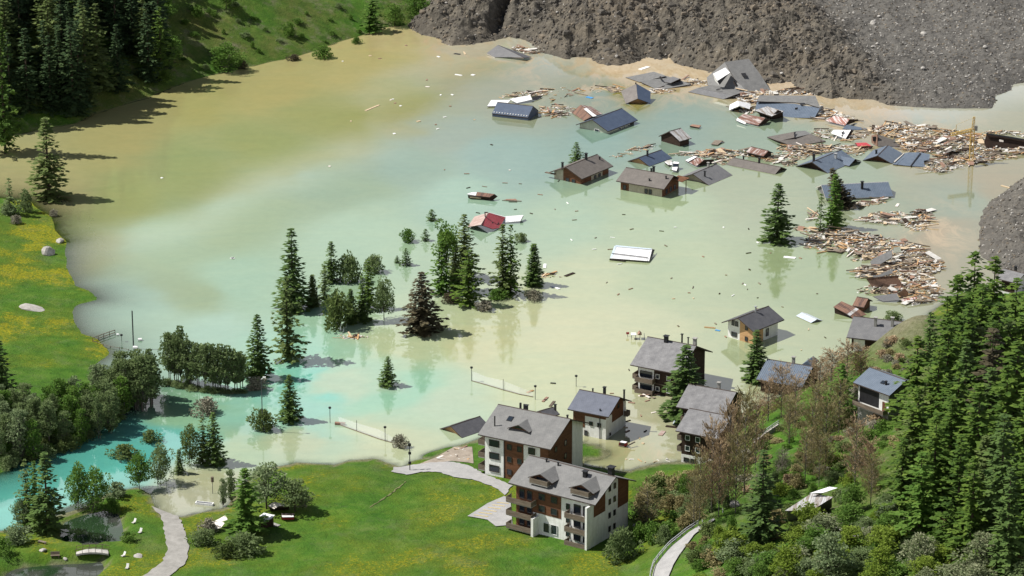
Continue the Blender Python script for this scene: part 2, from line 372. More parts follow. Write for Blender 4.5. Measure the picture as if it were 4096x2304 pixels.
U = U + (fbm(X, Y, 40, 4, 91) - .5) * 190 + (fbm(X, Y, 13, 4, 93) - .5) * (50 + 330 * turq); V = V + (fbm(X, Y, 40, 4, 95) - .5) * 80 + (fbm(X, Y, 13, 4, 97) - .5) * (25 + 110 * turq)
num = np.zeros((len(X), 3)); den = np.zeros(len(X))
for (u, v, r, g, b) in SILT_MIRROR:
    wgt = 1 / (((U - u) ** 2 + ((V - v) * 1.7) ** 2) + 500) ** 2.0
    num += wgt[:, None] * np.array(lin((r, g, b)))[None]; den += wgt
silt = num / den[:, None]
# what the water mirrors: open sky, or the hillside (worked out on a coarse grid by following the mirrored sight line)
cgx, cgy = np.arange(-190, 200, 6.), np.arange(510, 1130, 6.)
CX, CY = np.meshgrid(cgx, cgy); blocked = np.zeros(CX.shape)
ln_ = np.hypot(CX, CY); el = CAM_H / ln_ * 1.025
for st in np.concatenate([np.geomspace(4, 300, 30), np.arange(310, 1300, 12)]):
    qx, qy = CX + CX / ln_ * st, CY + CY / ln_ * st
    hh_ = np.maximum(gheight(qx.ravel(), qy.ravel()).reshape(CX.shape), np.where(sdist(DEB, qx.ravel(), qy.ravel()).reshape(CX.shape) > 6, 8, 0))
    wooded = (sdist(HILL, qx.ravel(), qy.ravel()).reshape(CX.shape) > 4) & (qx < -70)
    blocked = np.maximum(blocked, (hh_ + np.where(wooded, 18, 0)) > el * st)
for _ in range(4):
    pb = np.pad(blocked, 1, mode='edge'); blocked = (pb[1:-1,1:-1] * 2 + pb[:-2,1:-1] + pb[2:,1:-1] + pb[1:-1,:-2] + pb[1:-1,2:]) / 6
fx, fy = np.clip((X - cgx[0]) / 6, 0, len(cgx) - 1.001), np.clip((Y - cgy[0]) / 6, 0, len(cgy) - 1.001)
ix, iy = fx.astype(int), fy.astype(int); fx -= ix; fy -= iy
blk = ((blocked[iy, ix] * (1-fx) + blocked[iy, ix+1] * fx) * (1-fy) + (blocked[iy+1, ix] * (1-fx) + blocked[iy+1, ix+1] * fx) * fy)[:, None]
W_E = 1.70; W_R = (1 - blk) * np.array([[.155, .17, .20]]) + blk * np.array([[.02, .03, .015]])
silt = np.clip((silt - W_R) / W_E * (1 + .12 * blk), .01, .9)  # colour offset for mirrored sky, lifted where the hillside is mirrored
dpd = np.maximum(sdist(POND, X, Y), sdist(POND2, X, Y))
pn = fbm(X, Y, 6, 3, 55)[:, None]; silt = np.where((dpd > -6)[:, None], np.where(pn > .52, np.array([[.035, .085, .035]]), np.array([[.12, .125, .115]])), silt)
me = mesh_np('lake_water', np.stack([X, Y, np.zeros_like(X)], 1).tolist(), grid_faces(len(wx), len(wy)), MAT['water'], True)
put_attr(me, 'silt', silt, 'FLOAT_COLOR')
dep = np.clip(-HW, 0, 5)
murk = np.where(KW == 1, 1 - np.exp(-dep * 1.9), 1 - np.exp(-dep * 14)); murk = np.where(dpd > -6, .35, murk)
put_attr(me, 'murk', murk)
su, sv = U0, V0
scum = np.clip(1 - np.abs(sv - (60 + .145 * (su - 1000)) - 35) / 75, 0, 1) * (su > 1050) * (su < 2300) + np.exp(-(((su - 1560) / 190) ** 2 + ((sv - 220) / 45) ** 2)) + np.exp(-(((su - 2360) / 90) ** 2 + ((sv - 585) / 60) ** 2)) + .8 * np.exp(-(((su - 2250) / 200) ** 2 + ((sv - 320) / 40) ** 2)) + .6 * np.exp(-(((su - 1640) / 90) ** 2 + ((sv - 1130) / 60) ** 2))
put_attr(me, 'scum', np.clip(scum, 0, 1) * .75)
link('lake_water', me)['kind'] = 'structure'

# ------------------------------------------------------------------ naming
def tag(o, label=None, cat=None, group=None, kind=None):
    if label: o['label'] = label
    if cat:
        o['category'] = cat
        if kind is None: kind = 'thing'
    if group: o['group'] = group
    if kind: o['kind'] = kind
    return o
def empty(name, loc, rz=0):
    o = bpy.data.objects.new(name, None); COL.objects.link(o); o.location = loc; o.rotation_euler = (0, 0, rz)
    o.empty_display_size = .5; return o

# ------------------------------------------------------------------ building materials
def m_plain(name, c, rough=.8, var=.25, sc=1.2, spec=.25):
    k = NT(name); d = tuple(x * (1 - var) for x in c); l = tuple(min(1, x * (1 + var * .5)) for x in c)
    g = k.ramp(k.noise(sc, 5, .7), [(.3, d), (.7, l)])
    st = k.ramp(k.noise(1.0, 3, .7, k.mapped((2.5, 2.5, .25))), [(.35, (.72,.70,.66)), (.6, (1,1,1))])
    k.base(k.mix(.5, g, st, 'MULTIPLY'), rough, spec); return k.m
def m_timber(name, a, b, step=.28):
    k = NT(name); sep = k.new('SeparateXYZ'); k.ln(k.co(), sep.inputs[0])
    z = k.math('MULTIPLY', sep.outputs[2], 1 / step)
    line = k.ramp(k.math('FRACT', z), [(0, (.45,.45,.45)), (.14, (1,1,1)), (1, (1,1,1))])
    c = k.ramp(k.noise(1.0, 5, .7, k.mapped((.6, .6, 3.0))), [(.3, a), (.7, b)])
    k.base(k.mix(.6, c, line, 'MULTIPLY'), .85, .15); return k.m
def m_roof(name, a, b, kind='slate', rust=None, rough=.65, spec=.35, amt=(.46, .56)):
    k = NT(name); uv = k.co('UV')
    c = k.ramp(k.noise(.55, 5, .72, uv), [(.28, a), (.72, b)])
    c = k.mix(.35, c, k.ramp(k.noise(.16, 3, .6, uv), [(.35,(.70,.70,.70)),(.65,(1,1,1))]), 'MULTIPLY')
    if kind == 'slate':
        br = k.new('TexBrick'); br.inputs['Scale'].default_value = 1.0; br.inputs['Brick Width'].default_value = .5; br.inputs['Row Height'].default_value = .34
        br.inputs['Mortar Size'].default_value = .02; br.inputs['Color1'].default_value = (.86,.86,.86,1); br.inputs['Color2'].default_value = (1,1,1,1); br.inputs['Mortar'].default_value = (.6,.6,.6,1)
        k.ln(uv, br.inputs[0]); c = k.mix(.75, c, br.outputs[0], 'MULTIPLY')
        k.bump(br.outputs[1], -.25, .03)
    else:
        sx = k.new('SeparateXYZ'); k.ln(uv, sx.inputs[0])
        wv = k.math('SINE', k.math('MULTIPLY', sx.outputs[0], 6.283 / .45))
        c = k.mix(.28, c, k.ramp(wv, [(0,(.62,.62,.62)),(.6,(1,1,1))]), 'MULTIPLY')
        mp = k.new('Mapping'); mp.inputs['Scale'].default_value = (.95, .10, 1); k.ln(uv, mp.inputs[0])
        if rust:
            f = k.ramp(k.noise(1.0, 5, .75, mp.outputs[0]), [(amt[0], (0,0,0)), (amt[1], (1,1,1))])
            rc = k.ramp(k.noise(1.6, 4, .7, uv), [(.3, tuple(x * .6 for x in rust)), (.7, rust)])
            c = k.mix(f, c, rc)
        k.bump(wv, .35, .05)
    k.base(c, rough, spec); return k.m
MAT.update(
    slate=m_roof('blue slate', (.042,.062,.105), (.072,.098,.150)), bluemetal=m_roof('blue sheet roof', (.085,.112,.150), (.130,.160,.205), 'corr', rough=.5),
    lightblue=m_roof('pale blue sheet', (.40,.48,.54), (.58,.66,.72), 'corr', rough=.5),
    bluegrey=m_roof('blue grey slate', (.085,.095,.125), (.130,.142,.180)), grey=m_roof('grey stone roof', (.128,.127,.124), (.200,.196,.188)), midgrey=m_roof('mid grey roof', (.115,.115,.120), (.175,.172,.172)),
    brown=m_roof('brown grey roof', (.105,.092,.082), (.165,.145,.128)), darkslate=m_roof('dark slate roof', (.060,.060,.068), (.105,.103,.110)),
    mossy=m_roof('old grey slab roof', (.110,.108,.112), (.240,.235,.235)),
    woodroof=m_roof('weathered shingle', (.115,.100,.090), (.190,.170,.155), 'corr'), tin=m_roof('weathered tin', (.30,.30,.30), (.50,.50,.50), 'corr', (.20,.16,.13)), rust=m_roof('rusty tin', (.42,.38,.36), (.58,.54,.52), 'corr', (.17,.075,.050), amt=(.40,.50)),
    rustbrown=m_roof('brown rusty tin', (.145,.075,.050), (.235,.125,.080), 'corr', (.085,.045,.035)), redrust=m_roof('red rust and white tin', (.50,.44,.42), (.66,.60,.58), 'corr', (.30,.115,.080), amt=(.44,.52)),
    pinkrust=m_roof('faded rusty sheet', (.30,.20,.17), (.46,.34,.30), 'corr', (.55,.47,.42), amt=(.5,.62)), whitetin=m_roof('white sheet', (.62,.62,.62), (.80,.80,.80), 'corr', (.45,.33,.26), amt=(.60,.68)),
    red=m_roof('red painted sheet', (.235,.035,.045), (.315,.055,.065), 'plain'), white=m_plain('white render', (.72,.72,.69), var=.12), cream=m_plain('cream render', (.42,.38,.29), var=.2),
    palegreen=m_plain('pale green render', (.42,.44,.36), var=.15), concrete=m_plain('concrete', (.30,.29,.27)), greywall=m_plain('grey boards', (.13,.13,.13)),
    dark=m_timber('dark timber', (.022,.014,.010), (.052,.034,.025)), timber=m_timber('red brown timber', (.085,.038,.020), (.165,.078,.042)), larchwood=m_timber('new larch boards', (.36,.21,.10), (.52,.33,.17)),
    rail=m_timber('weathered rail boards', (.10,.075,.055), (.19,.155,.120), .5), fascia=m_plain('fascia', (.060,.045,.038)), palefascia=m_plain('pale fascia', (.42,.40,.37)), metal=m_plain('galvanised', (.34,.35,.36), .4), black=m_plain('black metal', (.02,.02,.022), .5),
    steel=m_plain('dark pole', (.07,.075,.08), .5), yellow=m_plain('crane yellow', (.58,.40,.13), .5, .2), redpaint=m_plain('red paint', (.42,.05,.06), .5, .2), whitepaint=m_plain('white paint', (.75,.75,.74), .5, .1), bluepaint=m_plain('blue plastic', (.06,.26,.55), .4, .15),
    orange=m_plain('orange plastic', (.62,.17,.05), .5, .15), wood=m_plain('raw wood', (.54,.42,.28), .85, .35, 2.0), woodgrey=m_plain('grey wood', (.20,.165,.13), .85, .35, 2.0), woodred=m_plain('red stained wood', (.27,.165,.12), .85, .35, 2.0), tarp=m_plain('pale tarpaulin', (.72,.66,.60), .6, .15), stone=m_plain('pale boulder', (.38,.36,.33), .9, .35, 2.2))
def m_glass():
    k = NT('window glass'); k.base((.018,.024,.032), .06, .6); return k.m
MAT['glass'] = m_glass()

class MB:
    def __init__(s): s.v = []; s.f = []; s.m = []; s.uv = []
    def poly(s, pts, mi=0, uv=None):
        b = len(s.v); s.v += [tuple(p) for p in pts]; s.f.append(tuple(range(b, b + len(pts)))); s.m.append(mi)
        if uv is None:
            p0 = Vector(pts[0]); ex = (Vector(pts[1]) - p0).normalized(); n = ex.cross(Vector(pts[-1]) - p0)
            n = n.normalized() if n.length > 1e-6 else Z3_; ey = n.cross(ex); uv = [((Vector(p) - p0).dot(ex), (Vector(p) - p0).dot(ey)) for p in pts]
        s.uv += uv
    def prism(s, pts, ext, mi=0, me=None, uv=None):
        """polygon pts pushed along the vector ext"""
        me = mi if me is None else me; e = Vector(ext); q = [Vector(p) + e for p in pts]; n = len(pts)
        s.poly(pts, mi, uv); s.poly(q[::-1], me)
        for i in range(n): s.poly([pts[i], q[i], q[(i+1) % n], pts[(i+1) % n]], me)
    def box(s, a, b, mi=0):
        x0, y0, z0 = a; x1, y1, z1 = b
        s.prism([(x0,y0,z1),(x1,y0,z1),(x1,y1,z1),(x0,y1,z1)], (0,0,z0-z1), mi)
    def bar(s, a, b, r=.05, n=4, mi=0):
        a, b = Vector(a), Vector(b); d = (b - a).normalized(); u = d.orthogonal().normalized(); w_ = d.cross(u)
        s.prism([a + u * math.cos(6.2832 * j / n) * r + w_ * math.sin(6.2832 * j / n) * r for j in range(n)], b - a, mi)
    def build(s, name, mats, parent=None):
        mats = mats if isinstance(mats, (list, tuple)) else [mats]
        me = bpy.data.meshes.new(name); me.from_pydata(s.v, [], s.f)
        for m in mats: me.materials.append(m)
        me.polygons.foreach_set('material_index', s.m)
        ul = me.uv_layers.new(name='UVMap'); ul.data.foreach_set('uv', [c for p in s.uv for c in p])
        bm = bmesh.new(); bm.from_mesh(me); bmesh.ops.remove_doubles(bm, verts=bm.verts, dist=.0005); bmesh.ops.recalc_face_normals(bm, faces=bm.faces); bm.to_mesh(me); bm.free()
        me.update(); return link(name, me, parent)
Z3_ = Vector((0, 0, 1))

class House:
    """gabled building fitted to the four corners of its visible roof slope"""
    def __init__(s, name, cat, label, c, E1, E2, R1, R2, ze, pitch=24, roof='grey', wall='white', zb=-3.0, ove=.8, ovg=.8, back=1.0, fascia='fascia', group=None, t=.24):
        e1, e2 = Pc(c, *E1, ze), Pc(c, *E2, ze); tn = math.tan(R(pitch))
        def at(zr):
            r1, r2 = Pc(c, *R1, zr), Pc(c, *R2, zr)
            d = ((r2 - r1) + (e2 - e1)); d.z = 0; d.normalize(); n = Vector((-d.y, d.x, 0))
            wv = ((e1 + e2) - (r1 + r2)).dot(n) / 2
            return r1, r2, d, n, wv
        lo, hi = ze + .05, ze + 14
        for _ in range(50):
            zr = (lo + hi) / 2; r1, r2, d, n, wv = at(zr)
            if (zr - ze) / max(abs(wv), .01) > tn: hi = zr
            else: lo = zr
        r1, r2, d, n, wv = at(zr)
        if wv > 0: n = -n
        # +y points to the visible eave, +x to the left end of the ridge
        n = -n if (((e1 + e2) - (r1 + r2)).dot(n) < 0) else n
        xd = -d; s.L = ((r2 - r1).dot(d) + (e2 - e1).dot(d)) / 2; s.w = abs(wv); s.zr, s.ze, s.zb, s.tn, s.t = zr, ze, zb, tn, t
        mid = (r1 + r2) / 2 + d * (((e1 + e2) - (r1 + r2)).dot(d) / 4)
        s.root = empty(name, (mid.x, mid.y, 0), math.atan2(xd.y, xd.x)); tag(s.root, label, cat, group)
        s.wb = s.w * back; s.zeb = zr - tn * s.wb
        s.x1 = s.L / 2 - ovg; s.yf = s.w - ove; s.yb = -(s.wb - ove)
        m = MB(); h = s.L / 2; sl = math.hypot(s.w, zr - ze); slb = math.hypot(s.wb, zr - s.zeb)
        m.poly([(h,0,zr),(-h,0,zr),(-h,s.w,ze),(h,s.w,ze)], 0, [(0,0),(s.L,0),(s.L,sl),(0,sl)])
        m.poly([(-h,0,zr),(h,0,zr),(h,-s.wb,s.zeb),(-h,-s.wb,s.zeb)], 0, [(0,0),(s.L,0),(s.L,slb),(0,slb)])
        sec = [(s.w,ze),(s.w,ze-t),(0,zr-t),(-s.wb,s.zeb-t),(-s.wb,s.zeb),(0,zr)]
        for x in (h, -h): m.poly([(x,y,z) for y, z in sec], 1)
        for i in (0, 1, 2, 3):
            (ya, za), (yb_, zb_) = sec[i], sec[i+1]; m.poly([(h,ya,za),(-h,ya,za),(-h,yb_,zb_),(h,yb_,zb_)], 1)
        s.roof = m.build('roof', [MAT[roof], MAT[fascia]], s.root)
        r = MB(); r.prism([(h,.16,zr-.04),(h,0,zr+.09),(h,-.16,zr-.04)], (-s.L,0,0)); r.build('ridge_cap', MAT[fascia if fascia != 'palefascia' else 'metal'], s.roof)
        if wall:
            m = MB(); u = s.under
            m.prism([(s.x1, y, z) for y, z in ((s.yf,zb),(s.yf,u(s.yf)),(0,u(0)),(s.yb,u(s.yb)),(s.yb,zb))], (-2*s.x1,0,0))
            s.wall = m.build('wall', MAT[wall], s.root)
    def under(s, y): return s.zr - s.tn * abs(y) - s.t + .02
    def pt(s, face, u, z, off=0.0):
        if face == 'F': return Vector((s.x1 - u * 2 * s.x1, s.yf + off, z))
        if face == 'L': return Vector((s.x1 + off, s.yb + u * (s.yf - s.yb), z))
        if face == 'R': return Vector((-s.x1 - off, s.yf - u * (s.yf - s.yb), z))
    def out(s, face): return Vector({'F': (0,1,0), 'L': (1,0,0), 'R': (-1,0,0)}[face])
    def clad(s, face, u0, u1, z0, z1, mat, name='timber_cladding', off=.05):
        top = lambda u: min(z1, s.under(s.pt(face, u, 0).y) - .02)
        pts = [s.pt(face, u0, z0, off), s.pt(face, u1, z0, off), s.pt(face, u1, top(u1), off)]
        if face != 'F':
            ur = -s.yb / (s.yf - s.yb) if face == 'L' else s.yf / (s.yf - s.yb)
            for uu in sorted([ur] + [x for x in (u0 + (u1-u0) * i / 8 for i in range(1, 8))], reverse=True):
                if u0 < uu < u1: pts.append(s.pt(face, uu, top(uu), off))
        pts.append(s.pt(face, u0, top(u0), off))
        m = MB(); m.prism(pts, s.out(face) * -(off + .03)); return m.build(name, MAT[mat], s.root)
    def win(s, face, u, z, wd=1.2, ht=1.3, frame='whitepaint', off=.06):
        """z: sill height"""
        c = s.pt(face, u, z, off); o = s.out(face); r = (s.pt(face, 1, 0) - s.pt(face, 0, 0)).normalized(); m = MB(); fr = .09
        a, b = c - r * wd / 2, c + r * wd / 2; up = Vector((0,0,ht))
        for p, q in (((a, a + r * fr)), ((b - r * fr, b))): m.prism([p, q, q + up, p + up], o * .09)
        for zz in (0, ht - fr): m.prism([a + r * fr + Z3_ * zz, b - r * fr + Z3_ * zz, b - r * fr + Z3_ * (zz + fr), a + r * fr + Z3_ * (zz + fr)], o * .09)
        f = m.build('window', MAT[frame], s.root)
        g = MB(); g.prism([a + r * fr, b - r * fr, b - r * fr + up, a + r * fr + up], o * .03); g.build('pane', MAT['glass'], f)
    def wins(s, face, us, zs, wd=1.2, ht=1.3, frame='whitepaint', off=.06):
        for u in us:
            for z in zs: s.win(face, u, z, wd, ht, frame, off)
    def balcony(s, face, u0, u1, z, dep=1.5, rail='rail', ht=1.05):
        a, b = s.pt(face, u0, z), s.pt(face, u1, z); o = s.out(face) * dep; m = MB()
        m.prism([a, b, b + o, a + o], (0,0,-.18)); f = m.build('balcony', MAT['concrete'], s.root)
        m = MB(); up = Vector((0,0,ht)); nrm = s.out(face)
        m.prism([a + o, b + o, b + o + up, a + o + up], nrm * .08)
        for q in (a, b): m.prism([q + nrm * .1, q + o, q + o + up, q + nrm * .1 + up], (b - a).normalized() * (.08 if q is a else -.08))
        m.build('railing', MAT[rail], f)
    def chimney(s, a, b, wd=.55, ht=1.3, mat='black', round_=False, cap=True):
        x = s.L / 2 - a * s.L; y = b * s.w; z = s.zr - s.tn * abs(y); m = MB()
        if round_: m.bar((x,y,z-.4), (x,y,z+ht), wd/2, 8)
        else: m.box((x-wd/2,y-wd/2,z-.5), (x+wd/2,y+wd/2,z+ht))
        if cap:
            m.box((x-wd*.75,y-wd*.75,z+ht+.02), (x+wd*.75,y+wd*.75,z+ht+.12))
        m.build('chimney', MAT[mat], s.roof)
    def skylight(s, a, b, wd=1.2, ln=1.4):
        x = s.L / 2 - a * s.L; y = b * s.w; sl = Vector((0, 1, -s.tn)).normalized(); n = Vector((0, s.tn, 1)).normalized()
        c = Vector((x, y, s.zr - s.tn * y)); X = Vector((wd/2,0,0)); Y = sl * ln / 2; m = MB()
        m.prism([c - X - Y, c + X - Y, c + X + Y, c - X + Y], n * .12); f = m.build('skylight', MAT['black'], s.roof)
        m = MB(); c2 = c + n * .125; m.prism([c2 - X * .85 - Y * .85, c2 + X * .85 - Y * .85, c2 + X * .85 + Y * .85, c2 - X * .85 + Y * .85], n * .02); m.build('pane', MAT['glass'], f)
    def dormer(s, a, bb, bf, wd, pitch=24, roof='grey', wall='dark', oh=.8, window=True):
        """ridge starts at slope position bb, front wall at bf"""
        xc = s.L / 2 - a * s.L; zr = s.zr - s.tn * bb * s.w; tn = math.tan(R(pitch)); zd = zr - tn * wd; yf = bf * s.w
        ye = min(yf, (s.zr - zd) / s.tn); yr = bb * s.w - .1; yo = yf + oh; t = .18
        m = MB(); ww = wd - .5
        zf = s.zr - s.tn * yf - .3
        m.prism([(xc-ww,yf,zf),(xc+ww,yf,zf),(xc+ww,yf,zr-tn*ww-t),(xc,yf,zr-t),(xc-ww,yf,zr-tn*ww-t)], (0, -(yf-yr-.3), 0))
        d = m.build('dormer', MAT[wall], s.root)
        m = MB()
        for sg in (1, -1):
            p = [(xc,yr,zr),(xc,yo,zr),(xc+sg*wd,yo,zd),(xc+sg*wd,ye-.05,zd)]
            m.prism(p, (0,0,-t), 0, 1)
        m.build('dormer_roof', [MAT[roof], MAT['fascia']], d)
        if window:
            m = MB(); hz = min(1.3, max(.5, zd - zf - .4)); m.box((xc-ww*.6,yf,zf+.55), (xc+ww*.6,yf+.05,zf+.55+hz)); m.build('window', MAT['glass'], d)
        return xc, yf, zf

def wreck(name, cat, label, c, panels, group=None, tilt=None):
    """thing made of sheets: each (part, material, [(x, y, z) on sheet c], thickness)"""
    P3 = []
    for pn in panels:
        q = [Pc(c, *p) for p in pn[2]]
        if len(q) > 3:                                   # real sheets are flat: settle the corners into one plane along their sight lines
            A = np.array([tuple(v) for v in q]); ce = A.mean(0); nn = Vector(np.linalg.svd(A - ce)[2][2]); ce = Vector(ce); q2 = []
            for p, v in zip(pn[2], q):
                d = ray(*px(c, p[0], p[1])); den = nn.dot(d)
                t = nn.dot(ce - Vector((0,0,CAM_H))) / den if abs(den) > .04 else 0
                w_ = Vector((0,0,CAM_H)) + d * t
                q2.append(w_ if t > 0 and (w_ - v).length < 6 else v)
            q = q2
        P3.append(q)
    al = [p for q in P3 for p in q]; ctr = sum(al, Vector()) / len(al); ctr.z = 0
    root = empty(name, ctr); tag(root, label, cat, group)
    for (part, mat, _, th), pts in zip(panels, P3):
        pts = [p - ctr for p in pts]; m = MB()
        n = Vector()
        for i in range(len(pts)): n += pts[i].cross(pts[(i+1) % len(pts)])
        if n.length < 1e-6: n = Vector((0,0,1))
        n.normalize()
        if n.dot(Vector((0, 0, CAM_H)) - ctr - pts[0]) < 0: n = -n
        m.prism(pts, n * -th, 0, 1)
        m.build(part, [MAT[mat], MAT['fascia' if mat not in ('whitetin','white','lightblue') else 'palefascia']], root)
    return root

# ------------------------------------------------------------------ houses standing in or above the flood
h = House('house', 'house', 'low slate blue roof with a row of white snow stops along its eave', 'C', (330,602),(618,634),(380,512),(660,545), .95, 30, 'slate', 'slate', ove=.05, ovg=.05)
for i in range(13):
    m = MB(); x = h.L/2 - .5 - i * (h.L - 1) / 12; y = h.w * .9; z = h.zr - h.tn * y; m.box((x-.16,y-.16,z-.02),(x+.16,y+.16,z+.18)); m.build('snow_stop', MAT['whitepaint'], h.roof)
h = House('house', 'house', 'half drowned house with deep blue roof and pale green gable', 'C', (1250,745),(1490,655),(1130,650),(1365,560), 1.0, 24, 'slate', 'palegreen', ove=.7, ovg=.9)
h.win('L', .62, -.3, 1.6, 1.0); h.wins('F', [.45,.62,.78], [-.4], 1.2, .9); h.clad('F', .82, 1, -1, 3, 'black', 'open_bay')
h = House('barn', 'barn', 'dark timber barn with a light tin roof, tipped in open water', 'D', (540,1002),(657,975),(420,912),(530,877), 1.6, 27, 'tin', 'dark', ove=.5, ovg=.5)
h.root.rotation_euler.x = R(2)
h = House('house', 'house', 'sunken house with dark blue roof and orange gable, one black chimney', 'C', (1580,1022),(1762,960),(1500,955),(1680,887), .1, 24, 'slate', 'larchwood', ove=.3, ovg=.6)
h.chimney(.33, .12, .4, 1.5)
h = House('house', 'house', 'long brown grey roof lying just above the water beside the debris belt', 'D', (975,1228),(1450,1322),(1045,1160),(1508,1253), .05, 22, 'brown', 'dark', ove=.3, ovg=.4)
h.chimney(.55, .0, .45, 1.3); h.chimney(.2, -.2, .3, .9)
h = House('house', 'house', 'grey roof with an arched valley beside the long eave of its brown neighbour', 'D', (825,1420),(1055,1325),(640,1325),(870,1225), .05, 23, 'midgrey', 'cream', ove=.4, ovg=1.2)
h.chimney(.22, .42, .45, 1.4, round_=True); h.chimney(.75, -.15, .5, 1.2, 'concrete')
h = House('chalet', 'house', 'brown timber chalet with cream corner and small spruce behind it', 'C', (1055,1115),(1305,1020),(910,1035),(1160,925), 1.9, 24, 'brown', 'cream', ove=.9, ovg=1.0)
h.clad('L', .34, 1, -2, 9, 'timber'); h.clad('F', 0, .36, -2, 9, 'timber'); h.clad('F', .78, 1, -2, 9, 'timber')
h.wins('L', [.5,.72], [.0], 1.1, 1.0, 'fascia', .1); h.wins('F', [.5,.66], [.1], 1.0, .9, 'fascia')
h.chimney(.62, .05, .55, 1.7); h.chimney(.0+.08, -.35, .45, 1.4); h.chimney(.9, .35, .3, .7)
m = MB(); p = h.pt('L', 0, h.ze - .5, 0); m.box((p.x, p.y - 2.6, p.z - .1), (p.x + .8, p.y + .6, p.z + .08)); m.build('loose_board', MAT['rail'], h.roof)
h = House('chalet', 'house', 'flooded chalet with low tan walls and porch below a grey brown roof', 'C', (1315,1137),(1690,1203),(1400,1030),(1785,1097), 2.5, 24, 'brown', 'cream', ove=.8, ovg=1.0)
h.clad('F', 0, .2, -2, 9, 'timber'); h.clad('R', 0, 1, -2, 9, 'timber')
h.wins('F', [.1,.62,.72], [.2], .9, 1.3, 'fascia', .1); h.wins('R', [.25,.5,.75], [.3], 1.0, 1.3, 'fascia', .1)
h.chimney(.57, -.05, .5, 1.5); h.chimney(.53, .0, .35, .8); h.chimney(.62, .62, .3, .5); h.chimney(.9, .3, .3, .7)
m = MB(); p = h.pt('R', .85, -2, 3.0); m.bar(p, p + Z3_ * 5.6, .12); q = h.pt('R', .55, 3.6, 0); m.prism([q, h.pt('R', 1.0, 3.6, 0), h.pt('R', 1.0, 3.4, 3.3), h.pt('R', .55, 3.4, 3.3)], (0,0,-.15)); m.build('porch', MAT['timber'], h.root)
h = House('barn', 'barn', 'small barn with rust and white striped roof in the debris belt', 'D', (1175,1102),(1337,1150),(1212,1056),(1388,1090), 1.1, 26, 'rust', 'dark', ove=.4, ovg=.4)
h = House('house', 'house', 'wide blue sheet roof with two chimneys and a cross gable above brown walls', 'E', (245,955),(530,838),(137,832),(415,712), .1, 23, 'bluemetal', 'dark', ove=.5, ovg=1.3)
h.chimney(.12, -.1, .5, 1.9); h.chimney(.62, .35, .6, 1.3, 'metal'); h.dormer(.80, .34, 1.02, 3.0, 23, 'bluemetal', 'dark', 1.2)
h = House('house', 'house', 'blue roofed house sunk beside the flat battened roof panels', 'E', (883,862),(985,762),(757,772),(855,672), .1, 24, 'bluemetal', 'timber', ove=.6, ovg=1.6)
h.chimney(.3, -.3, .45, 1.0)
h = House('house', 'house', 'sunken house with a long blue grey roof behind the conifers of the timber raft', 'E', (255,1200),(905,1172),(200,1065),(850,1030), .5, 23, 'bluemetal', 'greywall', ove=.3, ovg=.5, fascia='palefascia')
h.chimney(.58, .38, .6, 1.9)
h = House('barn', 'barn', 'barn with a plain rusty roof beside the sagging dark brown roof', 'J', (1037,1078),(1122,1092),(1110,1010),(1217,1028), 1.4, 27, 'rustbrown', 'timber', ove=.4, ovg=.5)
h = House('shed', 'shed', 'small pale blue sheet roof floating alone in open water', 'J', (585,1168),(713,1224),(640,1136),(762,1196), .1, 20, 'lightblue', 'greywall', ove=.1, ovg=.1, fascia='palefascia', t=.12)
h.root.rotation_euler.x = R(2)
h = House('house', 'house', 'grey roofed house with two chimneys half hidden by the brown knoll', 'J', (1005,1337),(1440,1398),(1065,1175),(1505,1212), 3.4, 24, 'midgrey', 'dark', ove=1.0, ovg=1.0)
h.clad('F', .05, .3, -1, 9, 'white', 'wall_panel'); h.chimney(.46, .33, .6, 2.0, 'concrete'); h.chimney(.77, .25, .6, 2.0, 'concrete')
h = House('house', 'house', 'flooded house of white render and new larch boards under a dark roof', 'J', (235,1292),(498,1200),(108,1188),(355,1080), 3.7, 25, 'darkslate', 'white', ove=.9, ovg=1.3)
h.clad('L', .46, 1, -2, 9, 'larchwood'); h.clad('F', 0, .38, -2, 9, 'larchwood')
h.wins('L', [.2,.34], [3.2], .85, 1.2, 'fascia'); h.win('L', .25, .5, 1.6, 1.1, 'fascia'); h.wins('L', [.72], [.3,3.0], .8, 1.1, 'fascia', .1); h.wins('F', [.55], [.8], 1.0, 1.9, 'fascia')
h.chimney(.55, .05, .4, 1.3, 'metal', True)
h = House('chalet', 'house', 'big dark timber chalet with white balcony bays, spruce in front', 'N', (608,403),(965,468),(765,185),(1165,265), 6.3, 26, 'mossy', 'dark', ove=1.3, ovg=1.3)
h.clad('F', .02, .42, -.2, 9, 'white', 'wall_panel', .06); h.clad('F', .42, 1, 2.4, 2.6, 'rail', 'floor_band', .12)
h.wins('F', [.22], [3.5,.6], 3.0, 1.5, 'fascia', .11); h.wins('F', [.52,.8], [3.7,.8], 1.0, 1.1, 'whitepaint', .06)
h.balcony('F', 0, .46, 2.75, 1.5, 'rail'); h.balcony('F', 0, .46, .05, 1.5, 'rail'); h.balcony('L', .55, 1, 2.75, 1.3); h.balcony('L', .55, 1, .05, 1.3)
h.clad('R', .18, .48, -2, 12, 'white', 'wall_panel', .06); h.wins('R', [.33], [1,4.2,7.2], 1.0, 1.2, 'fascia', .11)
h.chimney(.40, .05, .8, 1.3); h.chimney(.62, -.25, .4, 2.2, round_=True); h.chimney(.78, -.15, .3, 1.6, round_=True); h.chimney(.90, -.2, .7, 1.8, 'concrete')
h = House('chalet', 'house', 'chalet of white base and red brown upper boards, blue grey roof, alone in shallow flood', 'N', (125,747),(440,802),(237,592),(555,660), 5.7, 26, 'slate', 'white', ove=.8, ovg=1.0)
bpy.data.objects[h.roof.name].material_slots[0].material = MAT['bluegrey']
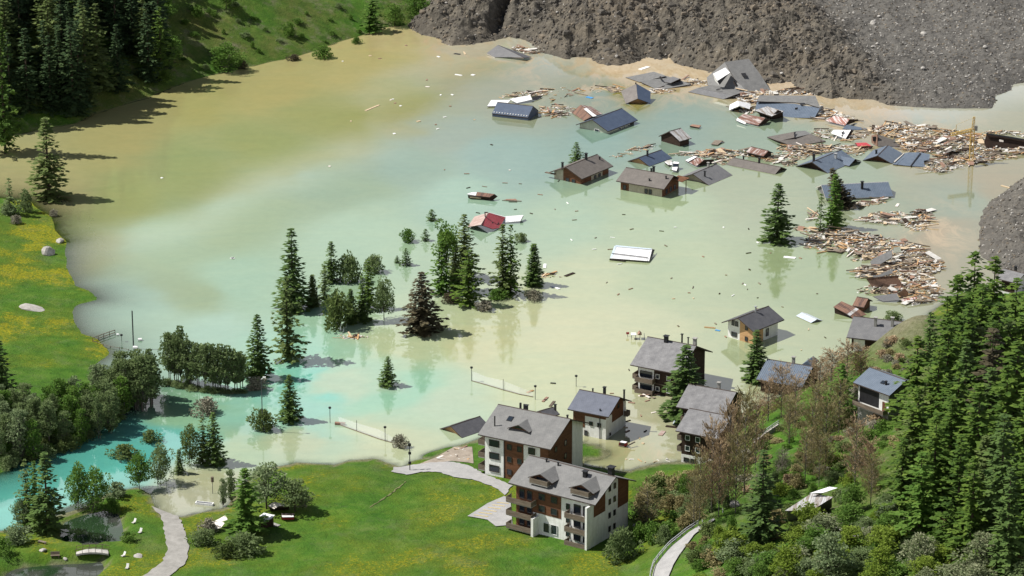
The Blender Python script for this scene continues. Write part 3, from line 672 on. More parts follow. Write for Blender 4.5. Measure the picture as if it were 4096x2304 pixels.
h.clad('F', 0, .36, 1.9, 9, 'timber'); h.clad('F', .36, 1, 4.6, 9, 'timber'); h.clad('R', .30, .86, 3.0, 12, 'timber'); h.clad('R', 0, .30, 5.0, 12, 'timber')
h.wins('F', [.55,.80], [2.6], .9, .95, 'fascia'); h.win('F', .40, .1, .8, 1.2, 'fascia'); h.wins('R', [.6], [5.4], .7, 1.0, 'fascia', .1); h.win('R', .2, .3, .6, .7, 'fascia')
h.balcony('R', .88, 1.0, 2.8, 1.0); h.chimney(.58, -.12, .5, 1.6); h.chimney(.3, -.1, .25, .7); h.chimney(.98, -.4, .3, 1.9); h.chimney(.74, .8, .2, .35)
m = MB(); p = h.pt('F', .82, -1, .12); m.bar(p, p + Z3_ * 6.4, .08); m.build('downpipe', MAT['steel'], h.root)
h = House('chalet', 'house', 'rear of two joined grey roofed dark houses by the budding trees', 'N', (970,728),(1345,792),(1075,552),(1442,615), 5.9, 24, 'mossy', 'dark', ove=1.0, ovg=1.2)
h.chimney(.62, -.05, .6, 1.5, 'concrete'); h.balcony('F', .0, .3, 3.0, 1.2); h.wins('F', [.1,.25], [3.2,.6], 1.0, 1.2)
h = House('chalet', 'house', 'front of two joined grey roofed dark houses, on a white basement', 'N', (960,910),(1295,977),(1085,740),(1410,803), 7.3, 24, 'mossy', 'dark', zb=-1, ove=1.0, ovg=1.0)
h.clad('F', 0, 1, -1, 1.9, 'white', 'basement_wall'); h.wins('F', [.16,.36], [.3], 1.3, 1.0, 'fascia', .1); h.wins('F', [.18,.48], [2.8,5.2], 1.1, 1.2)
h.balcony('L', .2, 1, 2.5, 1.0); h.balcony('L', .2, 1, 5.0, 1.0)
# apartment houses on the meadow edge
zb = PTc('M', 640, 742).z
h = House('apartment_house', 'apartment house', 'rear white and brown apartment house with three stacked balconies at its end', 'M', (462,432),(985,527),(625,205),(1150,325), zb + 9.0, 24, 'grey', 'white', zb=zb-1.5, ove=1.1, ovg=1.1)
h.clad('F', .31, .61, zb, zb+12, 'timber'); h.clad('F', .87, 1, zb, zb+12, 'timber'); h.clad('R', 0, .68, zb, zb+14, 'timber')
h.wins('F', [.15], [zb+.9,zb+3.7,zb+6.5], 2.4, 1.5, 'fascia'); h.wins('F', [.39,.55], [zb+1,zb+3.8,zb+6.5], 1.1, 1.25, 'fascia', .1); h.wins('F', [.74], [zb+1,zb+3.8,zb+6.5], 1.6, 1.5, 'fascia')
h.wins('R', [.2,.48], [zb+1,zb+3.9,zb+6.8], 1.0, 1.2, 'fascia', .1)
for z in (.2, 3.0, 5.8): h.balcony('L', .5, 1, zb + z + .6, 1.6)
h.dormer(.478, .26, .62, 2.6, 24, 'grey', 'timber'); h.skylight(.27, .36); h.chimney(.30, -.04, .35, 1.3, cap=False); h.chimney(.345, -.06, .25, 1.2, cap=False); h.chimney(.385, -.03, .55, 1.0); h.chimney(.14, .66, .28, 2.2, round_=True, cap=False); h.chimney(.93, -.1, .3, .6)
m = MB(); p = h.pt('F', .305, zb, .1); m.bar(p, p + Z3_ * 8.8, .09); m.build('downpipe', MAT['steel'], h.root)
zb = PTc('M', 1255, 1232).z
h = House('apartment_house', 'apartment house', 'front apartment house with two gabled dormers and long wooden balconies', 'M', (672,772),(1300,932),(860,580),(1485,740), zb + 9.6, 24, 'grey', 'white', zb=zb-2.5, ove=1.1, ovg=1.2)
h.clad('F', 0, .22, zb+.2, zb+12, 'timber'); h.clad('F', .22, .59, zb+4.2, zb+12, 'timber'); h.clad('R', .02, .34, zb+6.2, zb+16, 'timber'); h.clad('R', .70, 1, zb+5.2, zb+16, 'timber')
h.wins('F', [.34,.50], [zb+4.7,zb+7.2], 1.5, 1.4, 'fascia', .1); h.wins('F', [.40,.50], [zb+.5], 1.5, 2.1, 'whitepaint'); h.wins('F', [.68], [zb+.9,zb+3.8,zb+6.6], .9, 1.3, 'fascia')
h.wins('F', [.08,.18], [zb+.8,zb+3.7,zb+6.5], 1.2, 2.0, 'fascia', .1); h.wins('F', [.80,.92], [zb+.5,zb+3.3,zb+6.1], 1.6, 2.1, 'fascia')
h.wins('R', [.46,.60], [zb+1.2,zb+4.1,zb+7.0,zb+9.8], .8, 1.2, 'fascia')
for z in (.4, 3.2, 6.0): h.balcony('F', -.06, .27, zb + z, 2.0)
for z in (-.1, 2.9, 5.8): h.balcony('F', .70, .97, zb + z, 1.9)
m = MB(); a = h.pt('F', .975, zb - 2.5, 0); b_ = h.pt('F', 1.0, zb - 2.5, 0)
m.prism([a, b_, b_ + Vector((0,2.2,0)), a + Vector((0,2.2,0))], (0,0,h.ze - zb + 1.9)); m.build('pillar', MAT['white'], h.root)
m = MB(); a = h.pt('F', .27, zb - 2.5, 0); b_ = h.pt('F', .30, zb - 2.5, 0); m.prism([a, b_, b_ + Vector((0,2.1,0)), a + Vector((0,2.1,0))], (0,0,6.2)); m.build('pillar', MAT['white'], h.root)
for a in (.33, .80):
    xc, yf, zf = h.dormer(a, .12, .72, 2.9, 24, 'grey', 'timber', .9)
    m = MB(); m.box((xc-2.1,yf+.05,zf+.1),(xc+2.1,yf+1.5,zf+.28)); f = m.build('balcony', MAT['concrete'], h.root)
    m = MB(); m.box((xc-2.1,yf+1.42,zf+.3),(xc+2.1,yf+1.5,zf+1.25)); m.box((xc-2.1,yf+.1,zf+.3),(xc-2.02,yf+1.4,zf+1.25)); m.box((xc+2.02,yf+.1,zf+.3),(xc+2.1,yf+1.4,zf+1.25)); m.build('railing', MAT['rail'], f)
h.chimney(.22, .08, .25, .6); h.chimney(.36, .10, .25, .6); h.chimney(.70, .22, .75, 1.1); h.chimney(.92, -.10, 1.0, 1.8)
# sunken roofs next to the apartment houses
h = House('house', 'house', 'dark sunken roof left of the rear apartment house', 'M', (352,452),(562,388),(282,368),(495,290), .05, 25, 'darkslate', 'larchwood', ove=.2, ovg=.7)
h = House('house', 'house', 'small roof showing behind the rear apartment house ridge', 'M', (975,305),(1068,280),(912,262),(1008,230), 1.2, 24, 'darkslate', 'dark', ove=.3, ovg=.5)
h.chimney(.95, .4, .4, 1.2)
h = House('house', 'house', 'blue roofed house behind brown budding trees with a dormer on its far side', 'O', (1255,522),(1690,598),(1385,330),(1840,405), 3.0, 24, 'bluemetal', 'dark', ove=.9, ovg=.8)
h.chimney(.55, -.1, .6, 1.5, 'concrete')
m = MB(); m.prism([(-h.L*.22, -.5, h.zr-.3),(-h.L*.34,-.5,h.zr+.75),(-h.L*.46,-.5,h.zr-.3)], (0,-4,0)); m.build('dormer', MAT['bluemetal'], h.root)
zb = PTc('R', 735, 1212).z
h = House('cottage', 'house', 'white cottage with brown door and blue grey roof among hillside larches', 'R', (468,897),(740,1002),(550,755),(880,868), zb + 5.9, 24, 'bluemetal', 'white', zb=zb-3, ove=.8, ovg=.8)
h.clad('F', .05, .68, zb+2.0, zb+9, 'black', 'open_veranda'); h.clad('R', 0, 1, zb+1.62, zb+14, 'greywall', 'tree_shade_gable'); h.clad('R', 0, 1, zb-3, zb+1.6, 'concrete', 'stone_base'); h.clad('F', 0, 1, zb-3, zb+1.5, 'concrete', 'stone_base')  # right gable clad dark to paint in the shade of the trees
h.balcony('F', 0, 1.0, zb+1.6, 1.6, 'rail', .9); m = MB(); a = h.pt('F', .80, zb+1.65, .06); m.prism([a, a + Vector((-1.0,0,0)), a + Vector((-1.0,0,2.1)), a + Vector((0,0,2.1))], (0,.05,0)); m.build('door', MAT['timber'], h.root)
h.wins('R', [.4], [zb+2.6], 1.6, 1.3); h.chimney(.70, .55, .35, .7); h.skylight(.6, .5, 1.0, .9)
h = House('house', 'house', 'grey roofed white house at the frame edge behind the tall larches', 'J', (2262,858),(2425,900),(2300,770),(2470,812), 4.6, 24, 'mossy', 'white', ove=1.0, ovg=1.0)
h.clad('F', 0, 1, 1.5, 9, 'dark'); h.chimney(.5, -.1, .5, 1.2)
# small roofed things on the slopes
zb = PTc('Q', 1600, 935).z
wreck('hut', 'hut', 'weathered tin roofed hut on the hillside with patched sheets', 'Q', [
    ('roof', 'tin', [(1535,822,zb+3.0),(1780,826,zb+3.2),(2000,690,zb+5.6),(1790,655,zb+5.0)], .15),
    ('roof_sheet', 'whitetin', [(1770,655,zb+5.5),(1960,592,zb+6.6),(2040,603,zb+6.8),(1900,650,zb+6.0)], .06),
    ('wall', 'greywall', [(1562,830,zb+2.8),(1770,832,zb+2.9),(1770,950,zb-.8),(1562,935,zb-.8)], .2),
    ('side_wall', 'greywall', [(1772,834,zb+2.9),(1985,700,zb+5.2),(1985,790,zb+1.5),(1772,950,zb-.8)], .2)])
zb = PTc('W', 1690, 690).z
wreck('hut', 'hut', 'little dark hut with a pale patched roof beside the dense conifer', 'W', [
    ('roof', 'whitetin', [(1380,450,zb+2.6),(1480,380,zb+2.8),(1715,430,zb+2.9),(1640,500,zb+2.6),(1480,570,zb+2.4)], .15),
    ('wall', 'dark', [(1420,560,zb+2.3),(1660,480,zb+2.6),(1665,690,zb-.3),(1420,760,zb-.3)], .2),
    ('side_wall', 'dark', [(1662,478,zb+2.6),(1685,455,zb+2.7),(1690,660,zb-.2),(1667,690,zb-.3)], .15),
    ('terrace', 'concrete', [(1690,590,zb+.15),(1840,640,zb+.15),(1770,672,zb+.15),(1690,668,zb+.15)], .3)])
zb = PTc('W', 450, 740).z
wreck('tarpaulin', 'tarpaulin', 'pale tarpaulin stretched over a heap beside the gravel path', 'W', [
    ('sheet', 'tarp', [(170,650,zb+.6),(330,560,zb+1.5),(640,600,zb+1.6),(560,700,zb+.7),(380,755,zb+.4)], .08),
    ('sheet', 'tarp', [(420,560,zb+1.4),(650,435,zb+2.0),(700,520,zb+1.6),(600,600,zb+1.3)], .08)])
zb = PTc('W', 1800, 300).z
wreck('lean_to', 'shelter', 'low curved pale shelter under the silvery tree', 'W', [
    ('roof', 'tarp', [(1560,230,zb+1.6),(1700,150,zb+2.0),(1960,190,zb+2.0),(2030,230,zb+1.4),(1800,235,zb+1.6),(1700,300,zb+1.2)], .12),
    ('wall', 'dark', [(1600,290,zb+1.1),(2020,250,zb+1.2),(2010,320,zb-.2),(1620,350,zb-.2)], .15)])

# ------------------------------------------------------------------ wrecked roofs, barns and sheets afloat
wreck('shed', 'shed', 'tilted shed with one grey and one blue roof slope and an orange gable', 'C', [
    ('roof_slope', 'woodroof', [(1478,368,4.3),(1357,425,2.2),(1395,525,.1),(1490,485,1.9)], .2), ('roof_slope', 'slate', [(1480,366,4.3),(1490,485,1.9),(1590,522,.1),(1593,430,2.4)], .2),
    ('gable_wall', 'larchwood', [(1402,524,-.2),(1490,488,1.6),(1586,521,-.2),(1490,534,-.8)], .2), ('ridge_post', 'black', [(1470,360,4.7),(1480,360,4.7),(1480,372,4.2),(1470,372,4.2)], .3)])
wreck('wrecked_barn', 'wreck', 'rust brown and white striped roof leaning on the blue roofed house', 'C', [
    ('roof_slope', 'rustbrown', [(1035,535,2.6),(1150,618,2.2),(1060,660,.1),(965,595,.1)], .15), ('roof_slope', 'rust', [(1036,534,2.6),(1120,548,1.2),(1212,606,.8),(1151,618,2.2)], .15),
    ('sheet', 'whitetin', [(1060,565,2.75),(1085,560,2.7),(1165,622,2.3),(1135,628,2.35)], .06)])
wreck('collapsed_house', 'wreck', 'broad flattened grey roof with a box dormer in beige scum', 'D', [
    ('roof_slope', 'grey', [(5,385,.1),(280,330,1.6),(400,372,1.5),(140,430,.25)], .2), ('roof_slope', 'grey', [(150,428,.3),(400,370,1.5),(640,450,.3),(325,510,.1)], .25),
    ('dormer_roof', 'midgrey', [(372,425,1.3),(460,375,2.2),(530,398,2.2),(440,440,1.2)], .2), ('dormer_wall', 'dark', [(442,440,1.1),(530,399,2.0),(546,412,.8),(450,446,.5)], .15),
    ('hatch', 'black', [(330,378,1.6),(345,374,2.2),(362,408,1.5),(348,414,1.0)], .1)])
wreck('overturned_house', 'house', 'big tilted grey roof leaning against the mud front with a white dormer', 'D', [
    ('roof_slope', 'grey', [(968,235,6.4),(790,385,2.0),(800,460,.2),(905,480,.1),(1180,522,.1),(1055,395,3.3)], .3), ('roof_slope', 'grey', [(966,235,6.4),(1195,205,6.9),(1300,345,3.6),(1408,510,.1),(1180,522,.0),(1055,395,3.3)], .3),
    ('dormer_roof', 'whitetin', [(850,350,4.4),(970,290,5.9),(1015,340,4.9),(893,418,3.2)], .2), ('dormer_wall', 'white', [(850,352,4.3),(893,420,3.1),(910,460,1.9),(870,420,2.4)], .15), ('dormer_opening', 'black', [(893,420,3.15),(1010,345,4.8),(960,400,3.4),(915,458,2.0)], .15),
    ('chimney', 'black', [(1050,420,3.3),(1062,418,3.3),(1095,470,1.8),(1080,474,1.8)], .4), ('skylight', 'black', [(1120,345,4.15),(1165,342,4.2),(1180,375,3.5),(1140,380,3.4)], .1)])
wreck('sunken_house', 'wreck', 'low grey roof sliding under the water below the tilted house', 'D', [
    ('roof_slope', 'midgrey', [(610,525,.1),(700,488,1.1),(1045,560,1.0),(950,596,.1)], .2), ('roof_slope', 'grey', [(702,487,1.1),(830,458,.4),(1185,515,.3),(1046,559,1.0)], .2),
    ('stove_pipe', 'black', [(880,500,1.3),(925,490,1.7),(925,496,1.7),(882,506,1.2)], .15), ('broken_beam', 'wood', [(1068,485,.9),(1185,508,.6),(1182,516,.5),(1070,493,.8)], .2)])
wreck('collapsed_house', 'wreck', 'large two toned roof with torn holes amid white rubble', 'D', [
    ('roof_slope', 'grey', [(1300,557,3.2),(1840,562,3.2),(1888,680,2.0),(1760,642,2.0),(1640,628,2.1),(1270,616,2.0)], .25), ('roof_slope', 'bluemetal', [(1275,618,1.9),(1640,640,1.9),(1885,684,1.9),(1830,778,.1),(1530,772,.1),(1260,690,.3)], .25),
    ('torn_hole', 'black', [(1680,632,2.4),(1735,630,2.4),(1750,648,2.2),(1700,650,2.2)], .1), ('vent', 'black', [(1640,682,1.6),(1668,676,2.0),(1668,692,1.4),(1645,698,1.2)], .15), ('end_wall', 'greywall', [(1888,685,1.8),(1834,779,0),(1832,790,-.5),(1890,700,.9)], .15)])
wreck('white_shed', 'shed', 'pale sheet metal shed roof folded over at the edge of the white rubble', 'D', [
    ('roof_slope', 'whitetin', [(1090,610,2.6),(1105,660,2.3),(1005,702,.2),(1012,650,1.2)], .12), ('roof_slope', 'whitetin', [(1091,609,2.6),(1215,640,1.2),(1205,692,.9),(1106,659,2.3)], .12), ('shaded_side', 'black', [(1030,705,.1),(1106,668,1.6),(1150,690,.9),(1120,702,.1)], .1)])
wreck('barn', 'barn', 'dark log barn with grey striped tin roof beside the torn roof', 'D', [
    ('roof_slope', 'tin', [(1250,702,2.3),(1375,665,3.0),(1535,712,2.7),(1415,762,1.8)], .15), ('wall', 'dark', [(1262,708,2.0),(1412,765,1.6),(1420,795,-.3),(1300,745,-.3)], .2), ('gable_wall', 'dark', [(1418,762,1.7),(1478,705,3.0),(1525,718,2.4),(1530,778,-.2),(1425,792,-.3)], .2), ('stair_board', 'palefascia', [(1468,710,2.5),(1480,708,2.5),(1490,750,.8),(1478,752,.8)], .1)])
wreck('wrecked_barn', 'wreck', 'rust and white tin roof floating left of the dark log barn', 'D', [
    ('roof_slope', 'rust', [(1068,800,.3),(1140,737,1.6),(1355,775,1.7),(1285,850,.4)], .15), ('roof_edge', 'whitetin', [(1085,775,1.3),(1170,825,.8),(1160,838,.5),(1075,800,.6)], .1), ('gable_wall', 'dark', [(1290,850,.2),(1352,785,1.5),(1405,792,1.0),(1400,800,.2),(1330,850,-.2)], .15)])
wreck('wrecked_barn', 'wreck', 'floating red rust roof with white stripe near the crane debris', 'E', [
    ('roof_slope', 'redrust', [(245,442,.6),(332,392,1.9),(480,425,1.9),(435,488,.5)], .15), ('gable_wall', 'dark', [(440,488,.3),(482,428,1.7),(528,430,1.2),(530,455,.2)], .15)])
wreck('wrecked_barn', 'wreck', 'white sheet roof with dark holes among brown planks', 'E', [
    ('roof_slope', 'whitetin', [(298,562,.7),(322,530,1.9),(492,530,1.9),(440,615,.6)], .12), ('hole', 'black', [(400,555,1.6),(425,540,1.85),(428,552,1.7),(405,572,1.3)], .04), ('hole', 'black', [(398,582,1.1),(412,575,1.3),(416,585,1.1),(404,594,.9)], .04),
    ('gable_wall', 'dark', [(442,615,.4),(494,532,1.8),(520,535,1.3),(470,612,.1)], .12)])
wreck('floating_sheet', 'wreck', 'flat blue grey roof sheet behind the white holed roof', 'E', [('sheet', 'bluemetal', [(408,522,.3),(450,480,1.0),(540,495,.9),(655,520,.2),(560,530,.2)], .12)])
wreck('collapsed_house', 'wreck', 'flattened brown grey roof with a torn ridge in the debris belt', 'D', [
    ('roof_slope', 'brown', [(1372,960,.3),(1645,908,1.3),(1640,965,1.2),(1482,1000,.8)], .2), ('roof_slope', 'grey', [(1650,905,1.5),(1740,900,1.3),(1800,930,1.2),(1645,966,1.2)], .2), ('roof_slope', 'brown', [(1484,1000,.8),(1800,930,1.2),(1940,1000,.3),(1632,1052,.1)], .25), ('ridge_board', 'black', [(1632,915,2.0),(1650,908,2.0),(1645,966,1.3),(1636,966,1.3)], .12)])
wreck('wrecked_barn', 'wreck', 'small roof with white and rust sheets beside the floating white vehicle', 'D', [
    ('roof_slope', 'rust', [(580,1190,.3),(670,1145,1.6),(765,1180,1.7),(690,1242,.4)], .12), ('sheet', 'whitetin', [(585,1185,.6),(665,1148,1.75),(700,1150,1.8),(610,1200,.6)], .05), ('gable_wall', 'dark', [(695,1242,.1),(766,1183,1.5),(860,1178,.9),(858,1218,-.3)], .15)])
wreck('barn', 'barn', 'broken house with grey roof slab and open brown end beside the red boat shape', 'E', [
    ('roof_slope', 'brown', [(752,572,3.0),(905,625,1.9),(968,688,.3),(752,690,.2)], .2), ('end_wall', 'woodred', [(690,585,2.6),(748,575,3.2),(748,690,.0),(690,655,.4)], .25), ('opening', 'black', [(700,600,2.4),(735,595,2.6),(738,640,1.3),(705,640,1.2)], .3), ('chimney', 'concrete', [(905,610,2.4),(922,608,2.4),(918,650,1.3),(900,648,1.3)], .3)])
wreck('floating_box', 'container', 'red hull like container floating by the broken house', 'E', [
    ('deck', 'redpaint', [(530,655,.6),(640,652,.6),(695,688,.6),(560,690,.6)], .15), ('side', 'redpaint', [(560,691,.58),(695,689,.58),(690,706,-.1),(570,706,-.1)], .15), ('side', 'redpaint', [(529,656,.58),(560,691,.58),(568,706,-.1),(535,680,-.1)], .15)])
wreck('collapsed_house', 'wreck', 'blue grey roof panels with dark battens lying flat by the timber pile', 'E', [
    ('roof_slope', 'bluemetal', [(895,862,.2),(1000,760,1.0),(1060,745,1.3),(935,865,.3)], .15), ('roof_slope', 'bluemetal', [(925,864,.25),(1060,748,1.3),(1160,748,1.3),(1065,880,.2)], .2), ('roof_slope', 'bluemetal', [(1070,880,.2),(1165,748,1.3),(1255,765,1.1),(1250,815,.7),(1195,830,.6),(1210,888,.1)], .2),
    ('batten', 'palefascia', [(905,835,.6),(1000,755,1.2),(1008,758,1.2),(915,842,.55)], .12), ('batten', 'black', [(1062,880,.35),(1160,748,1.5),(1168,750,1.5),(1070,882,.33)], .1)])
wreck('log_wall', 'wall', 'long dark timber wall of a barn fallen over at the frame edge', 'E', [
    ('wall', 'dark', [(1780,650,1.6),(1805,560,4.0),(2010,592,3.2),(2260,640,2.1),(2260,715,.1),(1990,708,.1),(1800,712,.1)], .35), ('roof_edge', 'black', [(1800,560,4.2),(2010,590,3.4),(2260,634,2.4),(2260,646,2.1),(2005,606,3.0),(1800,574,3.8)], .3), ('window', 'tarp', [(1925,622,2.75),(1965,630,2.6),(1965,648,2.1),(1925,642,2.2)], .05)])
wreck('wrecked_barn', 'wreck', 'little brown gable roof lying in the timber pile left of the crane', 'E', [
    ('roof_slope', 'brown', [(1450,705,2.0),(1395,760,.4),(1465,735,1.6),(1475,715,2.0)], .12), ('roof_slope', 'brown', [(1450,705,2.0),(1475,715,2.0),(1565,745,.5),(1480,722,1.8)], .12), ('gable_wall', 'black', [(1397,762,.3),(1466,733,1.6),(1562,748,.4),(1480,756,.1)], .1)])
wreck('wrecked_barn', 'wreck', 'dark brown roof with one bare grey strip, sagging beside the rusty barn', 'J', [
    ('roof_slope', 'rustbrown', [(897,1092,1.7),(965,1045,2.5),(1085,1098,2.0),(1010,1150,1.0)], .15), ('roof_slope', 'tin', [(1010,1150,1.0),(1085,1098,2.0),(1110,1110,1.9),(1036,1166,.8)], .12), ('roof_slope', 'rustbrown', [(1036,1166,.8),(1110,1110,1.9),(1172,1155,1.0),(1058,1188,.3)], .15), ('wall', 'dark', [(905,1098,1.5),(1052,1186,.1),(1030,1190,-.3),(910,1155,-.3)], .2)])
wreck('barn', 'barn', 'dark red barn wreck leaning in the timber raft', 'J', [
    ('roof_slope', 'greywall', [(1105,838,.5),(1265,828,1.1),(1390,780,2.4),(1385,815,1.6),(1270,848,.6)], .15), ('wall', 'woodred', [(1172,862,1.9),(1430,848,2.3),(1475,915,.2),(1225,935,.0)], .25), ('roof_slope', 'rustbrown', [(1168,858,2.1),(1300,842,2.7),(1440,832,2.9),(1436,850,2.4),(1180,870,1.8)], .2)])
wreck('fallen_shelter', 'wreck', 'long curved grey sheet lying on the timber raft', 'J', [
    ('sheet', 'greywall', [(1200,720,.6),(1230,690,1.5),(1380,620,3.4),(1385,680,2.2),(1290,735,.9),(1215,742,.3)], .15), ('sheet', 'palegreen', [(1395,600,3.0),(1450,595,2.8),(1460,640,1.8),(1395,645,2.0)], .12)])
wreck('wrecked_barn', 'wreck', 'grey lean roof with a red brown gable at the foot of the timber raft', 'J', [
    ('roof_slope', 'midgrey', [(1225,1005,.8),(1290,995,1.2),(1420,980,1.8),(1450,1035,.4),(1310,1048,.3)], .15), ('gable_wall', 'woodred', [(1425,985,1.2),(1490,940,2.4),(1520,975,1.4),(1510,1005,.4),(1450,1000,.5)], .2), ('sheet', 'redrust', [(1455,1030,.5),(1590,1008,1.0),(1590,1022,.7),(1470,1048,.2)], .1)])
wreck('floating_wreck', 'wreck', 'red painted roof with rusty left slope and white right wing, afloat', 'XC', [
    ('roof_slope', 'pinkrust', [(370,1215,.2),(560,915,1.5),(960,800,2.6),(755,1150,2.4)], .15), ('roof_slope', 'red', [(985,800,2.7),(1465,925,1.6),(1290,1240,.3),(1090,1275,.1),(755,1150,2.4)], .15), ('ridge_strip', 'whitetin', [(965,795,2.75),(1000,795,2.75),(1470,918,1.7),(1460,930,1.65)], .1),
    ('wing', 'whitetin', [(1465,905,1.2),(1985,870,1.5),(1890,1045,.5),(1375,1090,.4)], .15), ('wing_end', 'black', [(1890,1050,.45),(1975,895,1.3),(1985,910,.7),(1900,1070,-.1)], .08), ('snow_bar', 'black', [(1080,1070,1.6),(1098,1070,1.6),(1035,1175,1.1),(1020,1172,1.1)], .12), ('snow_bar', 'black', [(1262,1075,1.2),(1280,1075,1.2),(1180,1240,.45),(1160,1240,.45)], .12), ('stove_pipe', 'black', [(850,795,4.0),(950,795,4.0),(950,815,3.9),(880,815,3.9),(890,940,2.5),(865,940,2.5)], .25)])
wreck('floating_wreck', 'wreck', 'white ribbed sheet roof with pale blue border floating in open water', 'XB', [
    ('sheet', 'whitetin', [(715,405,1.4),(1895,490,1.4),(1790,890,.5),(560,800,.5)], .1), ('border', 'lightblue', [(665,370,1.5),(725,395,1.5),(590,805,.5),(515,780,.5)], .1), ('border', 'lightblue', [(700,345,1.6),(1965,465,1.6),(1900,495,1.5),(720,400,1.5)], .1), ('border', 'whitetin', [(1905,490,1.45),(1970,470,1.5),(1860,890,.45),(1800,890,.5)], .1),
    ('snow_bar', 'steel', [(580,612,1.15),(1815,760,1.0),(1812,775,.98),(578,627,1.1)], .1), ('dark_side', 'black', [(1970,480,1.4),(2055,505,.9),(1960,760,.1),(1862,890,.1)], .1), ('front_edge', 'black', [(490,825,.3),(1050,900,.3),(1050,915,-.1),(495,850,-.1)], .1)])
wreck('floating_shed', 'raft', 'flat dark shed with rust and white roof drifting in open water', 'XC', [
    ('roof_slope', 'rustbrown', [(640,200,1.7),(1150,260,1.7),(1000,355,1.1),(610,305,1.1)], .12), ('roof_slope', 'whitetin', [(330,262,1.3),(480,210,1.7),(640,205,1.7),(590,305,1.1)], .1), ('wall', 'dark', [(370,300,1.0),(1000,365,.9),(990,450,-.2),(390,395,-.2)], .15), ('lower_boards', 'wood', [(420,345,.7),(760,375,.6),(740,405,.2),(430,375,.3)], .25), ('side_boards', 'dark', [(1150,265,1.5),(1240,330,.9),(1100,440,.0),(1000,450,-.1),(1000,360,.9)], .15)])
wreck('floating_boards', 'boards', 'flat raft of brown boards drifting right of the dark shed', 'XC', [
    ('board', 'woodgrey', [(1360,440,.15),(1480,415,.2),(1930,455,.2),(1930,468,.15),(1500,450,.1)], .1), ('board', 'woodred', [(1470,405,.3),(1760,400,.3),(1800,440,.25),(1480,430,.25)], .1), ('board', 'dark', [(1550,475,.2),(1800,480,.2),(1800,495,.1),(1560,490,.1)], .1)])
wreck('sunken_house', 'wreck', 'plain grey roof with pale edge in the olive water near the mud front', 'T', [
    ('roof_slope', 'midgrey', [(1120,515,2.6),(1420,660,1.0),(1260,655,.5),(1090,655,.2),(995,605,.6)], .15), ('roof_slope', 'darkslate', [(1125,514,2.6),(1505,652,.5),(1425,662,1.0)], .15), ('pale_edge', 'palefascia', [(995,608,.6),(1090,657,.2),(1085,668,-.1),(992,620,.2)], .12), ('pale_edge', 'palefascia', [(1265,657,.5),(1420,664,.95),(1410,680,.2),(1270,668,.1)], .12)])
wreck('floating_sheet', 'sheet', 'plain white panel floating left behind the slate blue roof', 'C', [('sheet', 'whitetin', [(295,545,.4),(327,496,1.0),(480,496,1.0),(440,542,.4)], .25)])
wreck('floating_sheet', 'sheet', 'crumpled whitish sheet behind the slate blue roof', 'C', [('sheet', 'whitetin', [(470,488,.9),(560,470,1.3),(635,458,1.4),(652,492,.7),(530,520,.4)], .1), ('sheet', 'black', [(650,470,.9),(735,465,.4),(690,490,.3),(655,490,.5)], .2)])
wreck('floating_board', 'boards', 'small dark sheet drifting right of the tipped barn', 'D', [('sheet', 'woodgrey', [(830,1030,.3),(870,990,.6),(945,995,.5),(895,1038,.3)], .12), ('board', 'woodgrey', [(900,990,.5),(960,1005,.2),(958,1012,.2),(905,1000,.5)], .08)])
wreck('floating_board', 'boards', 'brown box shaped raft in the grey green water before the white rubble', 'D', [('deck', 'woodred', [(625,852,.5),(650,838,.7),(735,848,.7),(715,870,.4)], .25), ('side', 'dark', [(625,854,.4),(715,872,.35),(715,880,-.1),(628,862,-.1)], .1)])
# a white vehicle on its side, a red cab, a flooded car among trees
wreck('vehicle', 'vehicle', 'white vehicle afloat on its wheels among boards between the roofs', 'XF', [
    ('bonnet', 'whitepaint', [(600,1060,.9),(860,1050,.9),(800,1245,.6),(570,1200,.6)], .25), ('windscreen', 'glass', [(640,900,1.5),(900,900,1.5),(870,1040,1.0),(620,1040,1.0)], .1), ('cabin', 'whitepaint', [(660,790,1.7),(920,830,1.7),(905,905,1.55),(640,895,1.55)], .2), ('side', 'steel', [(900,905,1.4),(925,850,1.6),(905,1090,.2),(815,1250,.0),(805,1240,.5),(865,1050,.8)], .1)])
wreck('boat', 'boat', 'small white boat shape squeezed beside the floating white vehicle', 'XF', [
    ('hull', 'palefascia', [(215,815,.5),(360,735,.6),(590,750,.7),(480,960,.5),(420,980,.4)], .3), ('rim', 'whitepaint', [(215,810,.6),(400,960,.6),(430,940,.65),(260,810,.65)], .1), ('cabin', 'whitepaint', [(520,830,1.2),(600,820,1.2),(590,970,.9),(490,960,.9)], .4)])
wreck('digger_cab', 'vehicle', 'small red and white machine cab half sunk beside the white based chalet', 'XA', [
    ('roof', 'whitepaint', [(1060,945,1.05),(1150,885,1.15),(1390,935,1.15),(1290,995,1.05)], .12), ('front', 'redpaint', [(1030,965,.95),(1285,1005,.95),(1258,1170,-.05),(1000,1130,-.05)], .15), ('windscreen', 'glass', [(1080,1000,.86),(1250,1022,.86),(1240,1080,.5),(1070,1055,.5)], .04), ('bumper', 'palefascia', [(1005,1095,.3),(1262,1132,.3),(1256,1160,.1),(1000,1122,.1)], .1), ('side', 'redpaint', [(1292,1005,.98),(1395,945,1.1),(1420,1090,.1),(1282,1170,-.05)], .12), ('arm', 'steel', [(1420,1090,.7),(1730,935,1.0),(1740,960,.9),(1430,1120,.5)], .25)])
ZV = PTc('W', 1990, 525).z
